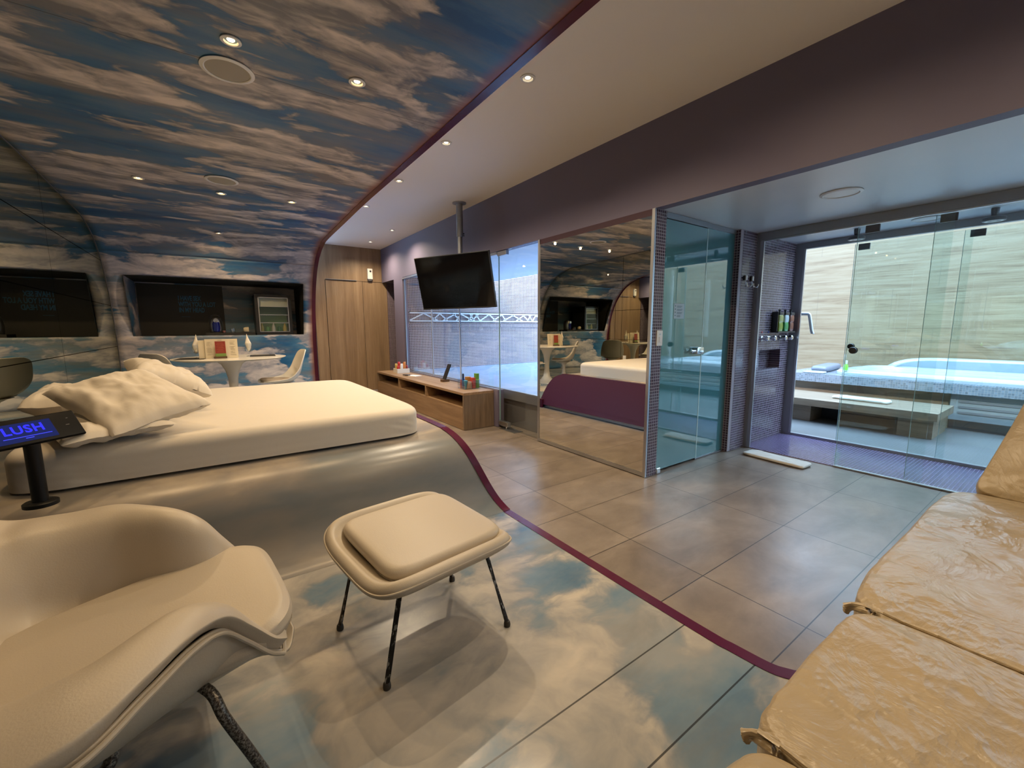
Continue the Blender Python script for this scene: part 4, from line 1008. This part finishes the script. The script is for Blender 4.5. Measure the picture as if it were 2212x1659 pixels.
# ------------------------------------------------------------------ downlights and ceiling speakers
WARM = emitter('warm_lamp_glow', (1, .66, .30), 14); SOFTL = emitter('soft_lamp_glow', (1, .84, .58), 9)
def downlight(x, y, z, r, label, glow, watts, col, tilt=(0, 0), blend=.35, ang=110, n=None):
    t = thing('downlight', label, 'downlight', (x, y, z), 0, 'recessed ceiling downlights')
    b = B(); lathe(b, [(r*.62, .012), (r*.62, -.004), (r*.70, -.008), (r, -.006), (r, -.0005), (r*.9, .0)], (x, y, z), 36, cap=False); obj('trim_ring', b, M['white_plastic'], t, True)
    b = B(); lathe(b, [(r*.61, .002), (r*.50, .03), (r*.42, .045), (0, .045)], (x, y, z), 28, cap=False); obj('reflector', b, M['black'] if n else M['steel'], t, True)
    b = B(); lathe(b, [(0, -.016), (r*.30, -.014), (r*.50, -.004), (r*.50, .010), (0, .012)], (x, y, z+.012), 24); obj('bulb', b, glow, t, True)
    if watts:
        l = bpy.data.lights.new('spot_beam', 'SPOT'); l.energy = watts; l.color = col; l.spot_size = math.radians(ang); l.spot_blend = blend; l.shadow_soft_size = .016
        o = bpy.data.objects.new('spot_beam', l); COL.objects.link(o); o.parent = t; o.location = (0, 0, -.03); o.rotation_euler = (math.radians(tilt[0]), math.radians(tilt[1]), 0)
    return t
WC_ = (1, .67, .34)
KW = 20.5
for x, y, lb, w in ((.191, 2.721, 'glaring downlight beside the large speaker in the printed ceiling', KW), (-.416, 2.745, 'glaring downlight at the top left edge of the picture', KW),
                    (.815, 2.727, 'downlight right of the large speaker in the printed ceiling', KW), (-.461, 5.404, 'downlight left of the far speaker in the printed ceiling', KW),
                    (.183, 5.50, 'downlight just behind the far speaker in the printed ceiling', KW), (.833, 5.43, 'downlight right of the far speaker in the printed ceiling', KW),
                    (.17, 7.265, 'downlight farthest back in the printed ceiling above the niche', KW*1.5)):
    downlight(x, y, z_at(y)-.002, .047, lb, WARM, w, WC_, ang=168, blend=.55)
for x in (-.44, .18, .82):  # extra row out of view, added as fill light
    downlight(x, .05, z_at(.05)-.002, .047, 'added unseen downlight in the printed ceiling over the armchair', WARM, KW*.1, WC_)
for x, y, lb in ((1.704, 2.221, 'nearest downlight in the white ceiling beside the plum band'), (1.701, 3.328, 'second downlight along the plum band in the white ceiling'), (1.703, 4.421, 'third downlight along the plum band in the white ceiling'),
                 (1.693, 5.54, 'fourth downlight along the plum band, almost hidden by it'), (2.41, 6.628, 'downlight in the white ceiling nearer the television pole'), (2.398, 7.707, 'downlight in the white ceiling right before the oak wall')):
    downlight(x, y, HC-.0005, .046, lb, SOFTL, 58, (1, .80, .55), n=1, ang=150, blend=.9)
for y in (1.11, .0, -1.11):  # out-of-view lamps added to brighten the day bed and white ceiling
    downlight(1.70, y, HC-.0005, .046, 'added unseen downlight in the white ceiling over the day bed', SOFTL, 36, (1, .76, .48), n=1, ang=165, blend=1.0)
def speaker(x, y, z, r, label, cat, mt_=None):
    t = thing('ceiling_speaker', label, cat, (x, y, z), 0, 'round ceiling grilles')
    b = B(); lathe(b, [(r*.82, .0), (r*.82, -.006), (r*.86, -.009), (r, -.004), (r, -.0005), (r*.9, 0)], (x, y, z), 56, cap=False); obj('rim', b, M['white_plastic'], t, True)
    b = B(); lathe(b, [(0, -.006), (r*.5, -.0055), (r*.815, -.004)], (x, y, z), 48); obj('grille', b, mt_ or M['grille'], t, True)
speaker(.184, 3.02, z_at(3.02)-.002, .132, 'large round speaker grille under the glaring downlight in the printed ceiling', 'speaker')
speaker(.182, 5.085, z_at(5.085)-.002, .138, 'far round speaker grille in the printed ceiling between three downlights', 'speaker')
speaker(3.52, 1.125, HB-.0005, .118, 'round white grille in the pale ceiling before the shower', 'speaker', M['white_plastic'])
speaker(4.94, .955, HB-.0005, .10, 'round white vent in the shower ceiling between two shower heads', 'vent', M['white_plastic'])
em = thing('emergency_lamp', 'white box lamp on the oak wall above the hidden door', 'wall lamp', (2.56, YF, 2.26))
obj('housing', bx(2.505, 2.60, YF-.055, YF-.002, 2.16, 2.36, .008), M['white_plastic'], em); b = B(); lathe(b, [(0, 0), (.017, 0), (.015, -.012), (0, -.014)], (2.557, YF-.0555, 2.31), 16, axis='y'); obj('lens', b, M['black'], em, True)
obj('lower_cap', bx(2.515, 2.59, YF-.045, YF-.002, 2.13, 2.1595, .004), M['grey_plastic'], em)

# ------------------------------------------------------------------ windows, glass door, mirror panel, booth door
w1 = st('window_1', bx(XW+.028, XW+.036, 4.245, 7.265, .465, HB-.035), M['glass'])
wb_ = B(); box(wb_, XW-.004, XW+.03, 4.245, 7.275, HB-.035, HB-.006); box(wb_, XW+.02, XW+.044, 7.24, 7.268, .462, HB-.035); box(wb_, XW+.015, XW+.048, 4.245, 7.265, .4605, .468)
obj('window_frame', wb_, M['steel'], w1)
for y in (6.15, 5.23):
    b = B(); box(b, XW+.022, XW+.040, y-.006, y+.006, .469, HB-.036); obj('glazing_joint', b, simple('joint_silicone', (.40, .43, .50), .3), w1)
d3 = st('door_2', bx(XW+.028, XW+.038, 3.475, 4.235, .015, HB-.004), M['glass'])
obj('glass_edge', bx(XW+.026, XW+.040, 4.2352, 4.2395, .015, HB-.03), M['glass_edge'], d3)
obj('top_clamp', bx(XW+.012, XW+.054, 4.06, 4.243, HB-.055, HB-.003, .004), M['steel'], d3)
hb = B(); box(hb, XW+.004, XW+.062, 4.04, 4.235, .03, .085, .006); obj('pivot_clamp', hb, M['steel'], d3)
hb = B(); lathe(hb, [(.012, 0), (.012, .03), (0, .03)], (XW+.033, 4.1, .0), 14); obj('pivot_pin', hb, M['chrome'], d3, True)
tag(obj('floor_hinge', bx(XW-.03, XW+.10, 3.86, 4.16, -.0035, .0035, .001), M['steel']), 'metal hinge plate let into the floor under the glass door', 'floor hinge')
mp = thing('mirror_panel', 'full-height wall mirror in a slim aluminium frame beside the teal door', 'mirror', (XW, 2.75, 0))
MZ = 2.06
obj('mirror_glass', bx(XW-.004, XW+.008, 2.075, 3.425, .035, MZ), M['mirror'], mp)
fb = B(); box(fb, XW-.010, XW+.012, 2.05, 2.076, .0, HB-.002); box(fb, XW-.010, XW+.012, 3.424, 3.45, .0, HB-.002); box(fb, XW-.010, XW+.012, 2.076, 3.424, .003, .034); 
obj('frame', fb, M['steel'], mp)
st('trim_8', bx(XW+.0, XW+.01, 2.077, 3.423, MZ+.001, HB), simple('plum_header', (.055, .022, .036), .6))
ls = thing('light_switch', 'white double switch plate on the mosaic pier beside the mirror', 'switch', (2.89, 2.05, 1.13))
obj('plate', bx(2.852, 2.926, 2.040, 2.0495, 1.072, 1.195, .004), M['white_plastic'], ls); obj('rocker', bx(2.878, 2.902, 2.036, 2.0398, 1.10, 1.145, .002), M['white_plastic'], ls)
b = B(); lathe(b, [(0, 0), (.006, 0), (.006, -.003), (0, -.003)], (2.89, 2.0398, 1.165), 12, axis='y'); obj('indicator', b, M['steel'], ls, True)
d2 = st('door_3', bx(2.935, 3.545, 2.072, 2.082, .02, HB-.05), M['teal_glass'])
obj('glass_edge', bx(3.5452, 3.556, 2.070, 2.084, .02, HB-.05), simple('pale_glass_edge', (.55, .75, .75), .2), d2)
hb = B(); box(hb, 3.42, 3.52, 2.030, 2.124, .985, 1.045, .008); lathe(hb, [(0, 0), (.013, 0), (.013, -.06), (.020, -.065), (.020, -.075), (0, -.078)], (3.415, 2.05, 1.012), 16, axis='x'); obj('lock', hb, M['chrome'], d2, True)
hb = B(); box(hb, 2.930, 2.985, 2.045, 2.106, .0, .045, .006); obj('hinge', hb, M['chrome'], d2)
hb = B(); box(hb, 2.928, 2.936, 2.06, 2.09, 1.62, 1.70); obj('hinge', hb, M['steel'], d2)
w2 = st('window_2', bx(3.562, 4.035, 2.088, 2.098, .012, HB-.04), M['teal_glass'])
wf = B(); box(wf, 2.93, 3.555, 2.064, 2.10, HB-.045, HB-.002); box(wf, 3.556, 4.035, 2.075, 2.11, HB-.04, HB-.001); box(wf, 3.556, 4.035, 2.080, 2.106, .0, .0115); obj('window_frame', wf, M['alu'], w2)
nt = thing('notice_sheet', 'white instruction sheet stuck inside the teal glass door', 'notice', (3.18, 2.071, 1.35))
obj('sheet', bx(3.105, 3.25, 2.0695, 2.0712, 1.29, 1.415), simple('pale_notice', (.42, .55, .62), .6), nt)
b = B(); rng = random.Random(5)
for r in range(4):
    box(b, 3.118, 3.128, 2.0688, 2.0694, 1.388-r*.026, 1.398-r*.026); box(b, 3.145, 3.145+rng.uniform(.05, .085), 2.0688, 2.0694, 1.390-r*.026, 1.3935-r*.026); box(b, 3.145, 3.145+rng.uniform(.03, .07), 2.0688, 2.0694, 1.383-r*.026, 1.386-r*.026)
obj('print', b, simple('notice_ink', (.10, .16, .22), .7), nt)
# coat hooks on the tiled pier
for x, lb in ((4.13, 'chrome robe hook on the tiled pier nearest the teal glass'), (4.255, 'chrome robe hook on the tiled pier nearest the shower')):
    t = thing('robe_hook', lb, 'hook', (x, 2.03, 1.66), 0, 'chrome robe hooks'); y = 2.0295
    obj('plate', bx(x-.016, x+.016, y-.022, y, 1.655, 1.70, .006), M['black'], t)
    obj('cap', bx(x-.012, x+.014, y-.030, y-.0225, 1.655, 1.70, .008, 3), M['white_plastic'], t)
    for s in (-1, 1):
        b = B(); tube(b, crv([(x, y-.012, 1.665), (x+s*.004, y-.025, 1.62), (x+s*.02, y-.045, 1.595), (x+s*.04, y-.055, 1.602), (x+s*.048, y-.057, 1.625)], 16), .0045, 8); obj('prong', b, M['chrome'], t, True)
# shower frames (aluminium) and glass panels
fx = B(); box(fx, 4.345, 4.40, YB-.1, 2.04, HB-.07, HB-.001); box(fx, 4.345, 4.40, 2.0, 2.042, .0, HB-.07); st('trim_9', fx, M['alu'])
fx = B(); box(fx, 4.352, 4.372, 1.968, 1.9995, .0, HB-.075); st('trim_10', fx, M['steel'])
fx = B(); box(fx, 5.25, 5.30, YB-.1, 2.04, HB-.065, HB-.0012); box(fx, 5.25, 5.30, 1.965, 2.04, .0, HB-.065); box(fx, 5.25, 5.30, YB-.1, 1.965, -.02, .03); st('trim_11', fx, M['alu'])
fx = B(); box(fx, 5.252, 5.272, 1.945, 1.9648, .03, HB-.068); st('trim_12', fx, M['steel'])
fx = B(); box(fx, 4.358, 4.372, YB-.1, 2.0, HB-.082, HB-.0705); box(fx, 4.352, 4.378, YB-.1, 1.26, .0, .010); st('trim_13', fx, M['steel'])
def pane(name, x, y0, y1, label, green=True, parts=()):
    t = thing(name, label, 'glass panel', (x, (y0+y1)/2, .01), 0, 'frameless shower glass panels')
    obj('pane', bx(x-.004, x+.004, y0, y1, .012, HB-.084), M['glass_green'] if green else M['glass'], t)
    obj('polished_edge', bx(x-.0042, x+.0042, y1+.0002, y1+.003, .012, HB-.084), M['glass_edge'], t)
    for kind, y in parts:
        if kind == 'clamp': obj('clamp', bx(x-.010, x+.010, y-.045, y+.045, HB-.145, HB-.086, .003), M['grey_plastic'], t)
        if kind == 'knob':
            b = B(); lathe(b, [(0, -.02), (.026, -.02), (.028, -.012), (.014, -.008), (.014, .008), (.028, .012), (.026, .02), (0, .02)], (x, y, 1.02), 24, axis='x'); obj('knob', b, M['black'], t, True)
    return t
pane('glass_panel', 4.368, .70, 1.25, 'sliding glass shower door with a black knob on the room side', True, (('clamp', 1.16), ('knob', 1.205)))
pane('glass_panel', 4.394, -.30, .80, 'fixed glass panel on the room side of the shower, behind the day bed', True, (('clamp', .735),))
pane('glass_panel', 5.268, .72, 1.52, 'sliding glass shower door with a knob on the patio side', True, (('clamp', 1.45), ('knob', 1.475)))
pane('glass_panel', 5.294, -1.0, .775, 'fixed glass panel on the patio side of the shower', True, (('clamp', .70),))
# taps, dispensers
TY = Y0-.0005
for k, (x, lb) in enumerate(((4.60, 'first chrome shower tap from the room side'), (4.77, 'second chrome shower tap from the room side'), (5.02, 'third chrome shower tap from the room side'), (5.17, 'chrome shower tap nearest the patio'))):
    t = thing('shower_tap', lb, 'tap', (x, TY, 1.10), 0, 'chrome shower taps')
    b = B(); lathe(b, [(0, 0), (.030, 0), (.030, -.008), (.014, -.014), (.014, -.040), (0, -.040)], (x, TY, 1.10), 20, axis='y'); obj('body', b, M['chrome'], t, True)
    b = B(); lathe(b, [(0, -.040), (.026, -.040), (.026, -.062), (.018, -.07), (0, -.07)], (x, TY, 1.10), 20, axis='y'); hd = obj('handle', b, M['chrome'], t, True)
    b = B(); tube(b, [(x+.02, TY-.054, 1.10), (x+.085, TY-.058, 1.097)], [.008, .006], 10); obj('lever', b, M['chrome'], hd, True)
for x, lb, c in ((4.60, 'small red hot-water dot above the shower taps', (.45, .06, .05)), (4.74, 'small blue cold-water dot above the shower taps', (.03, .06, .35))):
    b = B(); lathe(b, [(0, 0), (.011, 0), (.010, -.005), (0, -.006)], (x, TY, 1.165), 16, axis='y'); tag(obj('tap_marker', b, simple('marker_%d' % int(x*100), c, .4), None, True), lb, 'marker')
dh = thing('dispenser_rack', 'black wall rack holding three soap bottles in the shower', 'rack', (4.98, TY, 1.26))
hb = B(); box(hb, 4.795, 5.20, TY-.012, TY, 1.165, 1.375); box(hb, 4.795, 5.20, TY-.075, TY-.0125, 1.158, 1.170); box(hb, 4.792, 4.80, TY-.06, TY-.0125, 1.171, 1.375); obj('bracket', hb, M['black'], dh)
for k, (x, nm, c1, c2) in enumerate(((4.865, 'olive and green', (.22, .30, .02), (.36, .38, .12)), (5.0, 'white and bright green', (.02, .26, .06), (.45, .58, .60)), (5.13, 'brown-red', (.16, .045, .025), (.22, .07, .04)))):
    t = thing('soap_bottle', nm + ' soap bottle in the black shower rack', 'soap bottle', (x, TY-.042, 1.171), 0, 'soap bottles in the rack')
    b = B(); slab(b, .050, .028, .095, 5, 32, 6, .06, mtx=Matrix.Translation((x, TY-.043, 1.1712))); obj('lower_label', b, simple('soap_low_%d' % k, c1, .25), t, True)
    b = B(); slab(b, .050, .028, .075, 5, 32, 6, .06, mtx=Matrix.Translation((x, TY-.043, 1.2664))); obj('upper_label', b, simple('soap_up_%d' % k, c2, .25), t, True)
    hb = B(); box(hb, x-.048, x+.048, TY-.070, TY-.0125, 1.342, 1.372, .004); lathe(hb, [(0, 0), (.010, 0), (.010, .018), (.016, .02), (.016, .026), (0, .027)], (x, TY-.043, 1.372), 14); obj('pump', hb, M['black'], t, True)
# overhead showers
for x, y, lb in ((4.92, 1.42, 'round overhead shower nearer the mosaic wall'), (4.94, .58, 'round overhead shower farther from the mosaic wall')):
    t = thing('overhead_shower', lb, 'shower', (x, y, HB), 0, 'overhead showers')
    b = B(); lathe(b, [(.0, -.001), (.024, -.001), (.022, -.03), (.018, -.058), (0, -.058)], (x, y, HB), 20); obj('stem', b, M['grey_plastic'], t, True)
    b = B(); lathe(b, [(0, -.055), (.03, -.058), (.056, -.066), (.064, -.072), (.064, -.092), (.060, -.096), (0, -.096)], (x, y, HB), 36); obj('head', b, M['grey_plastic'], t, True)
    b = B(); lathe(b, [(.036, -.0968), (.050, -.0968)], (x, y, HB), 32, cap=False); lathe(b, [(.0, -.0968), (.016, -.0968)], (x, y, HB), 24, cap=False); obj('nozzle_ring', b, M['steel'], t, True)
def towel(name, label, x0, x1, y0, y1, z, h, rz, group, mat=None):
    b = B(); cx, cy = (x0+x1)/2, (y0+y1)/2
    slab(b, (x1-x0)/2, (y1-y0)/2, h, 9, 72, 8, .45)
    for v in b.verts:
        v.co.z += (.006*noise.noise(Vector((v.co.x*14, v.co.y*14, 3)))+.003*noise.noise(Vector((v.co.x*40, v.co.y*40, 5)))) * (v.co.z > h*.3)
        v.co.x += .006*noise.noise(Vector((v.co.y*25, 1, v.co.z*60)))
    o = obj(name, b, M['sheet'], None, True); o.location = (cx, cy, z); o.rotation_euler = (0, 0, rz); return tag(o, label, 'towel', group)
towel('towel', 'folded white towel laid as a mat on the tiles at the shower entrance', 4.05, 4.24, 1.37, 1.90, .001, .026, math.radians(-3), None)

# ------------------------------------------------------------------ patio: hot tub, bench, towel, bottle
TX = 7.02
ht = thing('hot_tub', 'white hot tub in a raised pale mosaic surround against the travertine wall', 'hot tub', (7.8, .4, 0))
hb = B(); box(hb, TX, 8.59, YB, 2.75, .43, .546); 
obj('surround', hb, M['tub_mosaic'], ht)
obj('skirt', bx(TX+.10, 8.58, .98, 2.72, 0, .4295), M['bench_wood'], ht)
obj('access_panel', bx(TX+.06, TX+.10, -1.6, .975, .12, .4295), simple('pale_panel', (.22, .25, .26), .4), ht)
for k in range(3): obj('vent_slot', bx(TX+.054, TX+.0598, -.9, .90, .20+k*.065, .225+k*.065), M['alu'], ht)
obj('plinth', bx(TX+.14, TX+.2, -1.7, .975, 0, .1195), M['grey_plastic'], ht)
def tubf(u, v):
    th = 2*PI*u; n = 5; c, s = math.cos(th), math.sin(th)
    X = math.copysign(abs(c)**(2/n), c); Y = math.copysign(abs(s)**(2/n), s)
    prof = [(1.0, .0), (1.0, .035), (.985, .05), (.94, .055), (.90, .075), (.87, .075), (.84, .05), (.80, -.1), (.72, -.3), (.5, -.36), (0, -.38)]
    fi = v*(len(prof)-1); i = min(int(fi), len(prof)-2); t = fi-i
    k = prof[i][0]*(1-t)+prof[i+1][0]*t; z = prof[i][1]*(1-t)+prof[i+1][1]*t
    return Vector((7.82 + X*k*.74, .68 + Y*k*1.55, .548 + max(z, -.0) if k > .83 else .548 + z*.0 + .02))
b = B(); grid(b, tubf, 120, 60, closed_u=True); obj('tub_shell', b, M['tub'], ht, True)
b = B()
grid(b, lambda u, v: Vector((8.50 - .10*math.sin(v*PI/2), -.70 + 2.55*u, .60 + .15*math.sin(v*PI/2)*(1-abs(2*u-1)**8))), 40, 10)
o = obj('back_rim', b, M['tub'], ht, True); solidify(o, .07, 0)
b = B(); 
for y in (1.86, 1.80): lathe(b, [(.02, 0), (.02, .012), (.012, .018), (0, .018)], (7.25, y, .60), 14)
obj('tub_control', b, M['alu'], ht, True)
cv = thing('rolled_cover', 'blue-grey folded cover lying at the far left end of the hot tub', 'cover', (7.6, 2.4, .5465))
b = B(); slab(b, .45, .115, .085, 6, 40, 8, .4, mtx=Matrix.Translation((7.75, 2.45, .5475)) @ Matrix.Rotation(.1, 4, 'Z')); obj('body', b, simple('blue_grey_vinyl', (.12, .14, .18), .4), cv, True)
b = B(); slab(b, .10, .13, .025, 5, 40, 6, .5, mtx=Matrix.Translation((7.15, 2.40, .5475))); tag(obj('soap_dish', b, M['tub'], None, True), 'shallow white dish at the corner of the hot tub surround', 'dish')
gt = thing('green_bottle', 'small bright green bottle on the hot tub edge', 'bottle', (7.20, 2.05, .60))
b = B(); lathe(b, [(0, 0), (.028, 0), (.030, .01), (.026, .06), (.014, .09)], (7.20, 2.05, .612), 20); obj('body', b, simple('bright_green', (.18, .62, .05), .2), gt, True)
b = B(); lathe(b, [(.014, .09), (.016, .11), (.016, .135), (0, .137)], (7.20, 2.05, .612), 16); obj('cap', b, simple('pale_cap', (.55, .75, .6), .3), gt, True)
bn = thing('bench', 'long stone bench with block legs in front of the hot tub', 'bench', (6.45, 1.6, 0))
obj('seat', bx(6.14, 6.95, .92, 2.56, .215, .300), M['bench_wood'], bn)
for y0, y1 in ((2.10, 2.42), (.96, 1.25)): obj('leg', bx(6.24, 6.90, y0, y1, 0, .2145), M['bench_wood'], bn)
obj('back_board', bx(6.62, 6.66, 1.25, 2.10, 0, .2145), M['dark_niche'], bn)
towel('towel', 'folded white towel lying on the stone bench', 6.42, 6.62, 1.39, 1.95, .301, .035, math.radians(-3), None)
sp = thing('tub_spout', 'chrome cascade spout reaching out from behind the shower frame', 'spout', (5.42, 1.99, 1.2))
b = B(); tube(b, crv([(5.42, 2.12, 1.36), (5.42, 1.95, 1.36), (5.42, 1.925, 1.352), (5.42, 1.915, 1.33), (5.42, 1.885, 1.18), (5.42, 1.875, 1.15), (5.42, 1.875, 1.14)], 30), .017, 14); obj('pipe', b, simple('satin_white_metal', (.62, .64, .66), .3, .3), sp, True)
st('wall_patio.001', bx(5.301, 5.55, 2.121, 2.2, 0, HB), M['mosaic_xz'])

# ------------------------------------------------------------------ lattice rail in front of the pool wall
lr = thing('lattice_rail', 'white rail with a lattice of slanting struts along the pool wall', 'rail', (4.6, 7.40, 1.42))
RZ0, RZ1 = 1.345, 1.515
obj('bars', box(bx(2.95, 8.5, 7.392, 7.41, RZ1-.022, RZ1), 2.95, 8.5, 7.392, 7.41, RZ0, RZ0+.022), M['white_plastic'], lr)
rng = random.Random(11); x = 2.95; k = 0; b = B()
while x < 8.3:
    w = rng.choice((.10, .16, .22, .28)); top = k % 2 == 0
    p0, p1 = (x, RZ0+.02 if top else RZ1-.02), (x+w, RZ1-.02 if top else RZ0+.02)
    d = Vector((p1[0]-p0[0], 0, p1[1]-p0[1])); L = d.length; ang = math.atan2(d.z, d.x)
    box(b, 0, L, -.008, .008, -.011, .011, mtx=Matrix.Translation((p0[0], 7.401, p0[1])) @ Matrix.Rotation(-ang, 4, 'Y'))
    x += w*rng.choice((.4, .6, .8, 1.0)); k += 1
obj('struts', b, M['white_plastic'], lr)
